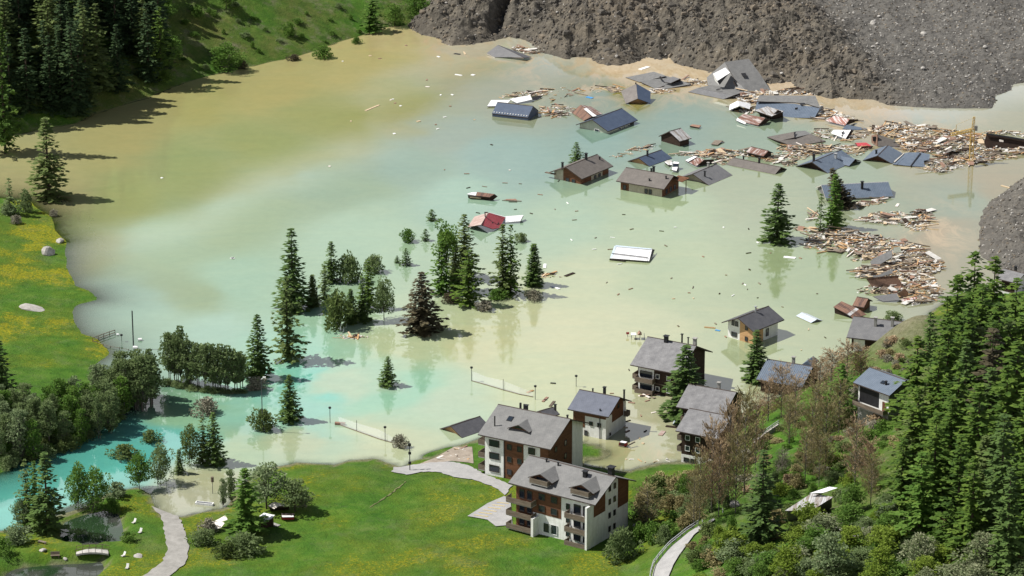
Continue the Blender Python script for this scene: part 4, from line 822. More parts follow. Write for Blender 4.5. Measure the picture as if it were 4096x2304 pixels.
wreck('parked_vehicle', 'vehicle', 'low white over red vehicle parked on the grass beside the little dark hut', 'W', [
    ('roof', 'whitepaint', [(1860,440,ZV+1.05),(1900,420,ZV+1.05),(2110,430,ZV+1.05),(2120,470,ZV+1.0),(1880,475,ZV+1.0)], .12), ('body', 'redpaint', [(1850,475,ZV+.8),(2130,478,ZV+.8),(2120,530,ZV+.02),(1860,530,ZV+.02)], .9), ('window', 'glass', [(1885,476,ZV+.84),(2090,478,ZV+.84),(2085,492,ZV+.55),(1885,490,ZV+.55)], .06)])

# ------------------------------------------------------------------ trees
def m_leaf(name, dark, mid, light, trans=.25):
    k = NT(name); oi = k.new('ObjectInfo')
    t = k.attr('t', 'Fac')
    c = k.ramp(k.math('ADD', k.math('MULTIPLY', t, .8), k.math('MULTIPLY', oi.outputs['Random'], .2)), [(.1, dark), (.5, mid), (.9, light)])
    k.base(c, .75, .15)
    tl = k.new('BsdfTranslucent'); k.ln(c, tl.inputs[0])
    mx = k.new('MixShader'); mx.inputs[0].default_value = trans; k.ln(k.b.outputs[0], mx.inputs[1]); k.ln(tl.outputs[0], mx.inputs[2])
    k.ln(mx.outputs[0], k.out.inputs[0]); return k.m
def m_bark(name, a, b):
    k = NT(name); k.base(k.ramp(k.noise(1.5, 4, .7), [(.3, a), (.7, b)]), .9, .1); return k.m
LEAF = dict(deep=m_leaf('deep green needles', (.016,.034,.016), (.034,.064,.024), (.066,.105,.036)), spruce=m_leaf('spruce needles', (.034,.064,.020), (.068,.118,.030), (.115,.175,.044)),
            lush=m_leaf('larch needles', (.026,.058,.012), (.070,.128,.020), (.145,.215,.036), .35),
            olive=m_leaf('olive larch needles', (.052,.080,.026), (.105,.145,.042), (.170,.215,.068), .35),
            brown=m_leaf('browned needles', (.034,.031,.019), (.068,.059,.034), (.112,.093,.050)),
            alder=m_leaf('alder leaves', (.085,.130,.050), (.150,.205,.080), (.225,.285,.125), 0.45),
            leaf=m_leaf('fresh leaves', (.040,.095,.016), (.095,.185,.030), (.170,.270,.055), 0.42),
            pale=m_leaf('pale willow leaves', (.095,.145,.065), (.175,.230,.110), (.265,.325,.165), 0.4),
            yellow=m_leaf('yellow green leaves', (.085,.140,.018), (.165,.235,.030), (.250,.325,.055), 0.45),
            twig=m_leaf('budding brown twigs', (.200,.138,.080), (.320,.228,.135), (.440,.330,.205), .15),
            bud=m_leaf('olive brown buds', (.145,.125,.055), (.245,.210,.095), (.345,.300,.150), .25),
            dry=m_leaf('dry grey brush', (.132,.124,.090), (.217,.202,.147), (.310,.287,.217), .15),
            bloom=m_leaf('whitish blossom and leaves', (.080,.120,.045), (.170,.205,.100), (.33,.34,.21), 0.35))
BARK = dict(dark=m_bark('dark bark', (.030,.022,.016), (.075,.058,.045)), grey=m_bark('grey bark', (.075,.068,.058), (.17,.155,.135)))

class Leaves:
    def __init__(s, seed): s.v = []; s.f = []; s.t = []; s.r = random.Random(seed)
    def blade(s, p, d, n, L, W, t):
        """a pointed spray of needles or leaves from p along d, lying across n"""
        d = d.normalized(); a = d.cross(n)
        if a.length < 1e-3: a = d.orthogonal()
        a = a.normalized() * W * .5; b = len(s.v)
        s.v += [tuple(p - a * .35), tuple(p + d * L * .45 + a), tuple(p + d * L), tuple(p + d * L * .45 - a)]
        s.f.append((b, b + 1, b + 2, b + 3)); s.t += [t] * 4
    def rv(s): 
        while True:
            v = Vector((s.r.uniform(-1,1), s.r.uniform(-1,1), s.r.uniform(-1,1)))
            if .05 < v.length < 1: return v
    def mesh(s, name):
        me = mesh_np(name, s.v, s.f, LEAF['spruce']); put_attr(me, 't', s.t); return me
class Wood:
    def __init__(s): s.v = []; s.f = []
    def tube(s, pts, rad, n=5):
        for i in range(len(pts) - 1):
            a, b = Vector(pts[i]), Vector(pts[i+1]); d = (b - a).normalized(); u = d.orthogonal().normalized(); w_ = d.cross(u); k = len(s.v)
            for q, r_ in ((a, rad[i]), (b, rad[i+1])):
                for j in range(n):
                    an = 2 * math.pi * j / n; s.v.append(tuple(q + u * math.cos(an) * r_ + w_ * math.sin(an) * r_))
            for j in range(n): s.f.append((k + j, k + (j+1) % n, k + n + (j+1) % n, k + n + j))
    def mesh(s, name, mat): return mesh_np(name, s.v, s.f, mat)
Z3 = Vector((0, 0, 1))
def spruce_proto(seed, h=20, r=3.6, levels=27, start=.05, droop=.30, dens=9, bl=1.25, bw=.95, gap=0.0, irregular=.3, power=.72, zj=.55):
    L = Leaves(seed); q = L.r
    for i in range(levels):
        f = i / (levels - 1); z = h * (start + (1 - start) * f); dzl = h / levels
        rr = r * ((1 - f) ** power) * (1 if f > .12 else .75 + 2 * f) + .12
        if q.random() < gap: continue
        n = max(4, int(dens * (1 - .5 * f)))
        off = q.random() * 7
        for j in range(n):
            if q.random() < gap * .6: continue
            az = off + 2 * math.pi * (j + q.uniform(-.3,.3)) / n
            ln = rr * (1 + q.uniform(-irregular * 1.6, irregular))
            d = Vector((math.cos(az), math.sin(az), 0)); side = d.cross(Z3)
            m = max(2, int(ln / (bl * .45))); z = h * (start + (1 - start) * f) + q.uniform(-zj, zj) * dzl * (1 - f)
            tone = q.uniform(0, .35)
            for k in range(m):
                t = (k + q.uniform(0,.6)) / m
                p = d * ln * t * .92 + Z3 * (z - droop * ln * t * (1.25 - .5 * t) + q.uniform(-.12,.12))
                for s_ in (-1, 1):
                    dd = d * q.uniform(.6,1.1) + side * s_ * q.uniform(.2,.95) + Z3 * q.uniform(-.45,.1)
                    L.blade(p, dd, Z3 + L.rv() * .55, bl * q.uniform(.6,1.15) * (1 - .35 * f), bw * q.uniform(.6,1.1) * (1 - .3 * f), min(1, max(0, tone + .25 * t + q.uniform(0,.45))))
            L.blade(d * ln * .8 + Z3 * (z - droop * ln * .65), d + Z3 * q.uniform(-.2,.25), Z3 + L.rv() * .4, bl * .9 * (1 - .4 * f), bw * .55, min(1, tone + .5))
    for k in range(5): L.blade(Vector((0,0,h * .97)), Z3 + L.rv() * .25, L.rv(), h * .045, .35, .6)
    w_ = Wood(); w_.tube([(0,0,-2.5),(0,0,h*.5),(0,0,h*.98)], [h*.017, h*.010, .03], 6)
    return L.mesh('crown'), w_.mesh('trunk', BARK['dark']), h, r * 2
def broad_proto(seed, h=12, r=4, lobes=16, leaves=80, low=.25, ls=.62, trunk=True, up=0.0, stems=1, lobe_r=.42):
    L = Leaves(seed); q = L.r; w_ = Wood()
    roots = [Vector((q.uniform(-1,1), q.uniform(-1,1), 0)) * (r * .25 if stems > 1 else 0) for _ in range(stems)]
    for i in range(lobes):
        f = (i + .5) / lobes
        z = h * (low + (1 - low) * (.08 + .80 * f)); prof = math.sin(math.pi * min(1, .18 + .80 * f)) ** .7
        az = i * 2.4 + q.uniform(-.5,.5); rad = r * prof * q.uniform(.15,.92)
        c = Vector((math.cos(az) * rad, math.sin(az) * rad, z)); sz = r * lobe_r * q.uniform(.5,1.2) * (.7 + .4 * prof); z *= q.uniform(.88, 1.1); c.z = z
        tone = q.uniform(0,.3)
        if trunk:
            b = roots[i % stems]; m = Vector((b.x + (c.x - b.x) * .25, b.y + (c.y - b.y) * .25, min(c.z * .6, h * low * 1.1)))
            w_.tube([tuple(m), tuple(c)], [h * .008, .03], 4)
        for k in range(leaves):
            v = L.rv(); v = v.normalized() * (v.length ** .45); v.z *= .8
            p = c + v * sz
            if p.z < .1: p.z = .1
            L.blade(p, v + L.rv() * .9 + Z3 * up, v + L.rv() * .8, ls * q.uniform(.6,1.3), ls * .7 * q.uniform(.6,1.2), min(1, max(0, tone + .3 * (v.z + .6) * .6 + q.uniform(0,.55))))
    if trunk:
        for b in roots: w_.tube([tuple(b + Z3 * -2.0), tuple(b * .9 + Z3 * h * low), tuple(b * .3 + Z3 * h * .8)], [h * .016 / stems ** .5, h * .011 / stems ** .5, .04], 6)
    else: w_.tube([(0,0,-1),(0,0,h*.4)], [.12,.05], 5)
    return L.mesh('crown'), w_.mesh('trunk', BARK['dark' if stems == 1 else 'grey']), h, r * 2
def bare_proto(seed, h=13, r=3.2, n=72, twigs=34, ls=.48):
    """slim tree in spring: upswept twigs with brown buds"""
    L = Leaves(seed); q = L.r; w_ = Wood()
    w_.tube([(0,0,-2),(0,0,h*.3),(q.uniform(-.3,.3),0,h*.95)], [h*.013,h*.010,.03], 6)
    for i in range(n):
        f = .13 + .85 * (i / n); z = h * f; az = i * 2.4 + q.uniform(-.4,.4)
        ln = r * (1 - .55 * abs(f - .45) - .35 * max(0, f - .6)) * q.uniform(.6,1.15)
        d = Vector((math.cos(az), math.sin(az), q.uniform(.35,1.1))); e = Vector((0,0,z)) + d.normalized() * ln * 1.25
        w_.tube([(0,0,z), tuple(e)], [h*.0045,.015], 3)
        tone = q.uniform(0,.3)
        for k in range(twigs):
            t = q.uniform(.25,1.08); p = Vector((0,0,z)).lerp(e, t) + L.rv() * ln * .22
            L.blade(p, d.normalized() * .8 + L.rv() * .6 + Z3 * .3, L.rv(), ls * q.uniform(.7,1.6), ls * .26, min(1, max(0, tone + q.uniform(0,.7))))
    return L.mesh('crown'), w_.mesh('trunk', BARK['grey']), h, r * 2.1

PROTO = dict(
    spruce=[spruce_proto(1), spruce_proto(2, r=3.2, droop=.36, gap=.05), spruce_proto(3, r=4.2, levels=24, droop=.22), spruce_proto(4, r=3.7, gap=.10, irregular=.3)],
    slim=[spruce_proto(11, r=2.5, levels=28, droop=.35), spruce_proto(12, r=2.7, levels=25, gap=.08, irregular=.35)],
    larch=[spruce_proto(21, r=4.0, levels=26, droop=.14, dens=9, bl=1.25, bw=1.0, gap=.05, irregular=.55, start=.08, power=.66, zj=1.5), spruce_proto(22, r=4.3, levels=27, droop=.18, dens=9, bl=1.3, bw=1.0, gap=.05, irregular=.6, start=.06, power=.6, zj=1.7),
           spruce_proto(23, r=3.7, levels=28, droop=.2, dens=9, bl=1.2, bw=.95, gap=.06, irregular=.55, start=.05, power=.7, zj=1.4)],
    pine=[spruce_proto(26, r=3.9, levels=17, droop=.05, dens=7, bl=1.15, bw=.8, gap=.16, irregular=.55, start=.14, power=.42)],
    small=[spruce_proto(31, h=6, r=1.8, levels=13, dens=8, bl=.7, bw=.5, start=.02), spruce_proto(32, h=6, r=1.5, levels=12, dens=7, bl=.7, bw=.5, start=.02, gap=.08)],
    alder=[broad_proto(41, 14, 3.1, 26, 80, .20, .60, stems=3, up=.2, lobe_r=.38), broad_proto(42, 14, 2.7, 24, 80, .24, .60, stems=2, up=.2, lobe_r=.40), broad_proto(43, 14, 3.4, 32, 80, .05, .62, stems=3, lobe_r=.38), broad_proto(44, 14, 2.5, 26, 80, .18, .58, stems=2, up=.3, lobe_r=.42)],
    broad=[broad_proto(51, 11, 4.0, 22, 105, .20, .60), broad_proto(52, 11, 4.4, 24, 105, .12, .60, stems=2), broad_proto(53, 11, 3.6, 20, 105, .25, .55)],
    crowned=[broad_proto(56, 14, 4.2, 16, 110, .62, .6, lobe_r=.34)],
    bush=[broad_proto(61, 4, 2.9, 22, 75, .0, .45, trunk=False, lobe_r=.34), broad_proto(62, 4, 2.5, 18, 80, .0, .45, trunk=False, lobe_r=.36), broad_proto(63, 4, 3.3, 26, 70, .0, .48, trunk=False, lobe_r=.30), broad_proto(64, 4, 3.0, 16, 85, .0, .5, trunk=False, lobe_r=.4)],
    bare=[bare_proto(71), bare_proto(72, r=2.8, n=66), bare_proto(73, r=3.7, n=78)])
KIND = dict(spruce=('spruce_tree','tree'), slim=('spruce_tree','tree'), larch=('larch_tree','tree'), pine=('larch_tree','tree'), small=('young_spruce','tree'), alder=('alder_tree','tree'),
            broad=('broadleaf_tree','tree'), crowned=('broadleaf_tree','tree'), bush=('shrub','shrub'), bare=('bare_tree','tree'))
DEF_LEAF = dict(deep=m_leaf('deep green needles', (.016,.034,.016), (.034,.064,.024), (.066,.105,.036)), spruce='spruce', slim='spruce', larch='lush', pine='olive', small='spruce', alder='alder', broad='leaf', crowned='leaf', bush='leaf', bare='twig')
tr = random.Random(99)
def plant(kind, loc, h, wid=None, label=None, group=None, leaf=None, lean=(0, 0), var=None):
    protos = PROTO[kind]; cr, tk, ph, pw = protos[tr.randrange(len(protos)) if var is None else var % len(protos)]
    name, cat = KIND[kind]
    root = empty(name, loc, tr.uniform(0, 6.28) if lean == (0, 0) else 0); tag(root, label, cat, group)
    if lean != (0, 0): root.rotation_euler = (lean[0], lean[1], 0)
    s = h / ph; sx = (wid / pw) if wid else s * tr.uniform(.88, 1.12)
    root.scale = (sx, sx * (tr.uniform(.7, 1.35) if kind == 'bush' else tr.uniform(.9, 1.1)), s)
    c = link('crown', cr, root); link('trunk', tk, root)
    mt = LEAF[leaf or DEF_LEAF[kind]]
    c.material_slots[0].link = 'OBJECT'; c.material_slots[0].material = mt
    return root
def tree(kind, c, x, top, base, wpx, label, group=None, leaf=None, lean=(0, 0), var=None, z0=None):
    u, v = px(c, x, base); _, vt = px(c, x, top); s = CROPS[c][2]
    p = PT(u, v) if z0 is None else P(u, v, z0)
    sc = F / (p.y * CP - (p.z - CAM_H) * SP)
    h = (v - vt) / (sc * .945); wid = wpx / s / sc * (1.18 if kind in ('spruce', 'larch', 'slim', 'small') else 1)
    return plant(kind, p, h, wid, label, group, leaf, lean, var)

# -- trees and shrubs one can tell apart: sheet, x, top, base, width
for a in [
 ('spruce','A',355,868,1440,300,'tall olive green larch standing alone in the lake with its shadow beside it',None,'olive',(0,0),3),
 ('larch','A',40,90,1112,230,'very tall larch with bare lower trunk at the edge of the dark hillside forest',None,'lush'),
 ('bush','B',345,335,420,165,'round green shrub in the water at the foot of the green hillside'),
 ('bush','B',590,268,315,78,'small green shrub drowned just off the hillside shore',None,'leaf'),
 ('bush','B',140,395,436,95,'low dark shrub on the waterline below the grassy hillside',None,'brown'),
 ('larch','B',705,-20,225,170,'dark green tree on the hillside shore casting shade onto the water',None,'leaf'),
 ('broad','B',865,30,190,150,'bushy green tree between the hillside shore and the mud front',None,'leaf'),
 ('broad','B',1020,-40,150,190,'bright green tree touching the edge of the landslide mud',None,'leaf'),
 ('broad','A',1240,275,480,250,'sunlit round tree on the grassy hillside beside the forest edge',None,'leaf'),
 ('broad','A',1640,320,520,240,'green thicket on the hillside just above the shoreline',None,'leaf'),
 ('bush','A',1760,440,500,90,'dark shrub on the shore right of the green thicket',None,'brown'),
 ('broad','A',1200,0,140,200,'leafy tree high on the grassy hillside',None,'leaf'),
 ('bush','A',1430,40,115,110,'isolated dark green bush high on the grassy slope'),
 ('bush','A',1545,75,112,70,'small bush on the open grassy slope'),
 ('broad','A',1640,-90,60,160,'tree at the top edge of the grassy slope',None,'leaf'),
 ('bush','A',2100,160,260,100,'dark bush on the right part of the grassy slope'),
 ('bush','A',1830,300,345,40,'tiny dark bush in the middle of the grassy slope'),
 ('small','G',75,30,285,115,'pale young conifer on the point of the left meadow',None,'alder'),
 ('bush','G',185,110,265,120,'feathery shrub beside the pale young conifer',None,'alder'),
 ('bush','G',60,205,285,150,'greyish shrub below the young conifer on the meadow point',None,'pale'),
 ('bush','G',120,290,350,80,'dry little shrub on the left meadow',None,'dry'),
 ('bush','G',385,250,298,70,'dead little bush standing at the meadow shoreline',None,'dry'),
 ('spruce','V',0,130,700,280,'dark spruce at the left border of the alder wood'),
 ('spruce','Z',737,578,778,84,'tallest spruce of the lake, the rear one of a close pair',None,'spruce',(0,0),1),
 ('larch','Z',724,700,906,82,'front tree of the close pair, yellow green with a long reflection',None,'olive',(0,0),1),
 ('spruce','Z',650,792,952,66,'single spruce in the water right of the alder row',None,'spruce',(0,0),0),
 ('spruce','Z',834,609,708,52,'spruce top rising behind the drowned thicket'),
 ('larch','Z',817,668,762,42,'thin olive tree left of the drowned thicket',None,'alder'),
 ('slim','Z',787,692,770,32,'slender young spruce at the left end of the drowned thicket',None,'olive'),
 ('bush','Z',878,640,708,66,'greyish bush at the back of the drowned thicket',None,'alder'),
 ('bush','Z',941,644,684,56,'grey green bush at the back right of the drowned thicket',None,'alder'),
 ('larch','Z',927,655,775,48,'yellow green tree in the middle of the drowned thicket',None,'lush'),
 ('broad','Z',966,702,805,62,'rounded grey green tree at the right end of the drowned thicket',None,'alder'),
 ('spruce','Z',913,698,810,44,'dark spruce inside the drowned thicket'),
 ('bush','Z',850,735,824,86,'big olive bush at the front of the drowned thicket',None,'olive'),
 ('slim','Z',883,728,814,34,'narrow dark spruce between the olive bush and the taller trees'),
 ('spruce','Z',1062,686,836,96,'blackish brown spruce, broad and nearly dead, alone in the lake',None,'brown',(0,0),2),
 ('small','I',550,95,197,95,'small spruce tip near the red roof'),
 ('bush','I',318,283,405,165,'round bush in open water left of the little spruces',None,'leaf'),
 ('small','I',490,283,392,85,'small spruce beside the round bush'),
 ('small','I',300,470,628,112,'little spruce with a pointed reflection in open water'),
 ('small','I',214,538,606,58,'tiny spruce next to the little spruce'),
 ('crowned','I',690,245,880,300,'broadleaf tree with a bright flat crown on a bare trunk',None,'leaf'),
 ('spruce','I',862,148,760,300,'tallest spruce of the island grove',None,'olive'),
 ('larch','I',905,495,1015,270,'yellow green larch at the front of the island grove',None,'lush'),
 ('larch','I',645,375,905,240,'dense green tree on the left of the island grove',None,'leaf'),
 ('slim','I',775,400,870,160,'slim tree between the two tallest of the island grove',None,'olive'),
 ('larch','I',1235,243,905,240,'left one of the twin larches on the second islet',None,'olive'),
 ('larch','I',1312,250,915,225,'right one of the twin larches on the second islet',None,'lush'),
 ('slim','I',1535,428,822,165,'narrow spruce standing right of the twin larches'),
 ('bush','I',1415,318,400,130,'bush in the water behind the twin larches',None,'alder'),
 ('bush','I',730,905,985,210,'shrub at the foot of the island grove',None,'brown'),
 ('bush','I',1180,860,950,210,'shrub at the foot of the twin larches',None,'leaf'),
 ('bush','I',1530,865,962,170,'dark drowned brush right of the twin larches',None,'dry'),
 ('bush','I',1060,970,1060,200,'grey drowned brush right of the island grove',None,'dry'),
 ('small','C',1005,838,985,115,'spruce tip showing behind the brown chalet'),
 ('spruce','J',432,82,545,285,'broad spruce in the water left of the timber raft',None,'spruce',(0,0),3),
 ('slim','J',900,5,440,150,'bright green conifer before the half sunk blue roof',None,'leaf'),
 ('spruce','J',975,-60,260,190,'dark leaning conifer behind the bright green conifer',None,'brown',(0,-.30),1),
 ('small','J',790,165,462,115,'small conifer left of the bright green one'),
 ('spruce','N',1045,258,810,340,'spruce growing in front of the big dark chalet',None,'spruce',(0,0),0),
 ('spruce','N',1590,138,525,185,'dark spruce beside the white and timber house',None,'spruce',(0,0),1),
 ('spruce','Q',1310,230,1125,400,'big dark spruce above the bend of the hill road',None,'spruce',(0,0),2),
 ('spruce','K',1545,268,640,190,'dark conifer of the clump in the turquoise water'),
 ('larch','K',1465,310,640,140,'middle tree of the clump in the turquoise water',None,'olive'),
 ('broad','K',1370,360,650,150,'light broadleaf tree of the clump in the turquoise water',None,'olive'),
 ('bush','K',1490,165,275,190,'dead brush pile floating in green water',None,'dry'),
 ('spruce','K',345,555,1135,260,'dark spruce at the lower left stream bank'),
 ('larch','K',265,615,1115,170,'yellow green larch beside the dark bank spruce',None,'lush'),
 ('larch','K',200,605,1100,150,'thin larch left of the bank spruce',None,'olive'),
 ('broad','K',150,890,1110,140,'pale willow at the stream bank',None,'pale'),
 ('broad','K',575,640,965,200,'left one of two leafy trees above the garden pond',None,'leaf'),
 ('broad','K',700,670,985,210,'right one of two leafy trees above the garden pond',None,'leaf'),
 ('bush','K',840,770,880,180,'grey willow bush at the stream edge',None,'pale'),
 ('broad','K',1005,560,825,180,'deep green tree at the end of the flooded path',None,'leaf'),
 ('broad','K',1165,500,785,200,'olive tree standing in the flood near the path',None,'alder'),
 ('slim','K',1292,535,710,70,'thin young tree in the flood near the path',None,'alder'),
 ('bush','K',1080,400,480,190,'drowned willow brush in the turquoise channel',None,'olive'),
 ('bush','K',900,505,600,260,'low olive brush along the turquoise channel',None,'olive'),
 ('bush','K',120,1090,1215,230,'grey bush on the bank by the lower pond',None,'pale'),
 ('bush','K',20,1170,1290,150,'green bush at the frame edge by the lower pond'),
 ('bush','K',820,890,985,140,'dark bush at the pond inlet'),
 ('bush','K',920,1125,1195,110,'little green bush between the benches'),
 ('spruce','L',830,0,328,155,'spruce with a long pale shadow in the shallow bay',None,'spruce',(0,0),0),
 ('bush','L',638,250,395,195,'dome shaped bush in the flood behind the tall mast',None,'olive'),
 ('spruce','Z',976,897,970,48,'spruce alone in the middle of the cream coloured water',None,'spruce',(0,0),2),
 ('bush','L',1625,430,520,110,'dry bush at the end of the flooded net',None,'dry'),
 ('bush','L',580,20,105,180,'half sunk dead brush near the mast head',None,'dry'),
 ('larch','L',515,670,1155,270,'dense dark conifer beside the little hut',None,'leaf'),
 ('broad','L',660,640,965,330,'wide silvery tree behind the little hut',None,'pale'),
 ('broad','L',865,750,985,250,'spreading tree at the right of the hut garden',None,'alder'),
 ('alder','L',405,670,915,100,'slender birch at the edge of the hut garden',None,'alder'),
 ('alder','L',350,730,945,70,'thin grey birch left of the hut garden',None,'pale'),
 ('bush','L',210,1110,1215,200,'shrub by the gravel path below the tarpaulin',None,'alder'),
 ('bush','L',500,1140,1290,260,'big shrub at the lower edge of the hut garden',None,'alder'),
 ('bush','L',385,1200,1310,180,'mixed shrub in the corner of the hut garden',None,'olive'),
 ('bush','L',245,1030,1130,130,'leafless pale shrub over the tarpaulin',None,'dry'),
 ('broad','L',920,850,960,130,'brownish bush at the right end of the hut garden',None,'dry'),
 ('bush','J',1400,1130,1210,180,'leafy top showing behind the grey roof with two chimneys',None,'alder'),
 ('broad','R',495,668,790,120,'bright yellow green bush above the hillside cottage',None,'yellow'),
 ('larch','R',335,735,1235,270,'green larch left of the hillside cottage',None,'leaf'),
 ('bush','M',1500,1100,1330,240,'grey green bush at the corner of the front apartment house',None,'alder'),
 ('bare','M',1690,800,1120,240,'budding bush right of the front apartment house',None,'bud'),
 ('bare','Q',1505,250,512,170,'bare dark tree with a forked trunk on the green slope',None,'dry'),
 ('broad','Q',560,470,740,150,'leafy green tree on the slope below the long dark house',None,'leaf'),
 ('bush','Q',1020,1000,1280,380,'large yellow green bush inside the road bend',None,'yellow'),
 ('bush','Q',1230,955,1070,180,'bright green bush at the foot of the big dark spruce',None,'yellow'),
 ('broad','S',470,1060,1500,390,'grey green bushy tree low on the hillside',None,'pale'),
 ('broad','S',1285,1075,1420,330,'whitish blossoming bush on the lower hillside',None,'bloom'),
 ('broad','S',1850,955,1160,350,'yellow green tree at the right of the lower hillside',None,'yellow'),
 ('broad','S',1830,1075,1480,430,'large pale leaved tree in the lower right corner',None,'bloom'),
 ('broad','S',110,1170,1500,340,'green bush left of the grey green bushy tree',None,'yellow'),
 ('broad','S',930,1185,1500,340,'yellow green bush right of the grey green bushy tree',None,'yellow'),
 ('broad','S',690,635,880,240,'dark leaved bush right of the tin roofed hut',None,'leaf'),
 ('bush','S',300,810,985,330,'yellow green bush hiding the corner of the tin roofed hut',None,'yellow'),
 ('broad','S',1000,875,1140,260,'rounded bush among the hillside boulders',None,'leaf'),
 ('spruce','S',2040,480,1500,340,'dark spruce at the right border of the lower hillside'),
]:
    a = list(a); tree(*a[:7], *a[7:])

ROADWAY = [PTc('U', x, y) for x, y in [(1280,536),(1180,600),(1080,670),(1000,720),(910,785),(830,850),(760,920),(700,985),(640,1050),(590,1110),(540,1180),(500,1250),(470,1320),(440,1400),(420,1470)]]
# -- the crowd of look-alikes
def scatter(poly, n, fn, mind=3.0, seed=5):
    q = random.Random(seed); pts = []; xs = [p[0] for p in poly]; ys = [p[1] for p in poly]; tries = 0
    while len(pts) < n and tries < n * 60:
        tries += 1
        x, y = q.uniform(min(xs), max(xs)), q.uniform(min(ys), max(ys)); ins = False
        for i in range(len(poly)):
            (ax, ay), (bx, by) = poly[i], poly[(i+1) % len(poly)]
            if (ay > y) != (by > y) and x < ax + (y - ay) / (by - ay) * (bx - ax): ins = not ins
        if not ins: continue
        p = PT(x / .62891, y / .62891)
        if any((p - o).length < mind for o in pts) or any((p - o).length < 4.2 for o in ROADWAY): continue
        pts.append(p); fn(p, q)
    return pts
# forest on the upper left slope: rows up the hillside from the shoreline
fq = random.Random(17); placed = []
for i in range(900):
    x, y = fq.uniform(-190, -75), fq.uniform(880, 1010)
    d = sdist(HILL, np.array([x]), np.array([y]))[0]
    if d < 2 or d > 88: continue
    u, v = proj(np.array([x]), np.array([y]), np.array([gz(x, y)])); u, v = u[0] * .62891, v[0] * .62891
    edge = 452 - (215 - v) * .42
    if u > edge or u < -140 or v < -110: continue
    if any(abs(x - a) + abs(y - b) < 5.0 for a, b in placed): continue
    placed.append((x, y)); k = fq.random(); near = d < 16
    kind, lf = (('spruce','deep') if k < .55 else ('slim','deep') if k < .7 else ('larch','lush') if k < .82 else ('larch','olive'))
    plant(kind, (x, y, gz(x, y) - .3), fq.uniform(19, 29), None,
          'dark conifer in the dense forest on the steep hillside' if lf == 'deep' else 'lighter green larch among the dark conifers of the hillside forest',
          'conifers of the hillside forest' if lf == 'deep' else 'larches of the hillside forest', lf)
    if len(placed) > 105: break
# alder wood and alder row in the flood
for (x, t, b) in [(1590,40,530),(1690,12,560),(1770,110,575),(1850,150,600),(1930,150,615),(1995,170,625),(2060,180,632),(2130,195,632),(2200,215,612),(2250,240,590),(1640,60,545)]:
    tree('alder','V', x, t, b, 190, 'slender grey green alder in the dense row standing in the flood', 'alders in the flooded row', 'alder')
wood = [(1460,760),(1340,800),(1200,815),(1000,1050),(720,1140),(480,1210),(300,1270),(-60,1340),(-60,980),(300,900),(743,830),(1000,710),(1250,660),(1420,690)]
wood = [(x * .26908, 817.6 + y * .26908) for x, y in wood]
scatter(wood, 58, lambda p, q: plant('alder', p, q.uniform(8.0, 12.0), None, 'grey green alder in the flooded wood below the yellow meadow', 'alders of the flooded wood', q.choice(['alder','alder','alder','leaf','pale'])), 3.0, 3)
for (x, t, b) in [(1330,245,800),(1260,300,790),(1420,280,760),(1180,290,790),(960,365,640),(1360,300,805)]:
    tree('alder','V', x, t, b, 230, 'taller alder with bare lower stems at the lake side of the flooded wood', 'tall alders at the wood edge', 'alder')
# bare budding trees around the road and the houses on the right
for (x, t, b, ww, lf) in [(1790,1030,1290,95,'twig'),(1832,985,1275,92,'twig'),(1872,950,1245,95,'bud'),(1760,1120,1310,75,'bud'),(1808,1085,1300,80,'twig'),(1850,1060,1290,85,'bud'),(1900,985,1190,85,'twig'),
                          (1965,905,1050,100,'twig'),(1932,940,1060,80,'twig'),(2000,935,1075,85,'twig'),(1985,985,1120,80,'bud'),(2040,1000,1180,90,'bud'),(2075,985,1200,95,'bud'),(2025,1060,1210,70,'bud'),(2060,1080,1225,75,'bud'),
                          (2150,1035,1230,95,'twig'),(2185,1090,1240,80,'twig'),(2090,870,985,100,'twig'),(2130,850,965,90,'twig'),(2060,890,1010,90,'twig'),(2165,860,960,70,'twig'),(2110,940,1090,80,'bud'),(2050,950,1090,80,'bud'),
                          (1745,1180,1330,65,'bud'),(2190,1130,1270,70,'bud')]:
    tree('bare','Z', x, t + (b - t) * .14, b, ww * .82, 'brown budding tree without leaves on the slope above the flooded houses', 'bare budding trees on the slope', lf)
# conifers on the right hillside
import itertools
for (x, t, h, lf) in [(2440,640,26,'lush'),(2490,655,25,'lush'),(2398,705,24,'lush'),(2545,715,22,'lush'),(2372,760,23,'lush'),(2330,800,22,'spruce'),(2300,860,20,'lush'),(2425,790,24,'lush'),(2500,790,25,'lush'),(2565,770,25,'lush'),
                      (2482,870,28,'brown'),(2350,905,24,'lush'),(2400,950,24,'lush'),(2545,900,26,'lush'),(2300,1000,20,'lush'),(2450,1010,25,'lush'),(2565,1030,26,'lush'),(2345,1075,21,'lush'),(2510,1100,26,'spruce'),(2265,1130,16,'lush'),
                      (2405,1140,22,'lush'),(2310,1170,17,'leaf'),(2440,1190,20,'lush'),(2375,840,23,'lush'),(2460,730,22,'lush'),(2520,960,24,'lush'),(2325,945,20,'olive'),(2590,900,26,'spruce'),(2420,880,22,'spruce'),(2480,960,22,'spruce'),(2455,840,19,'olive'),(2530,830,20,'olive'),(2365,990,17,'leaf'),(2290,1060,15,'olive'),(2470,1130,18,'olive'),(2590,1150,22,'lush'),(2385,1030,20,'lush')]:
    p = None
    v0 = t + h * 11.3
    p = PT(x / .62891, v0 / .62891)
    dark = lf in ('spruce', 'brown')
    plant('spruce' if dark else 'larch', p, h, h * (.40 if dark else .50) * tr.uniform(.85, 1.2), 'dark spruce among the bright larches on the right hillside' if dark else 'bright green larch in the stand on the right hillside',
          'dark spruces of the right hillside' if dark else 'larches of the right hillside', lf)
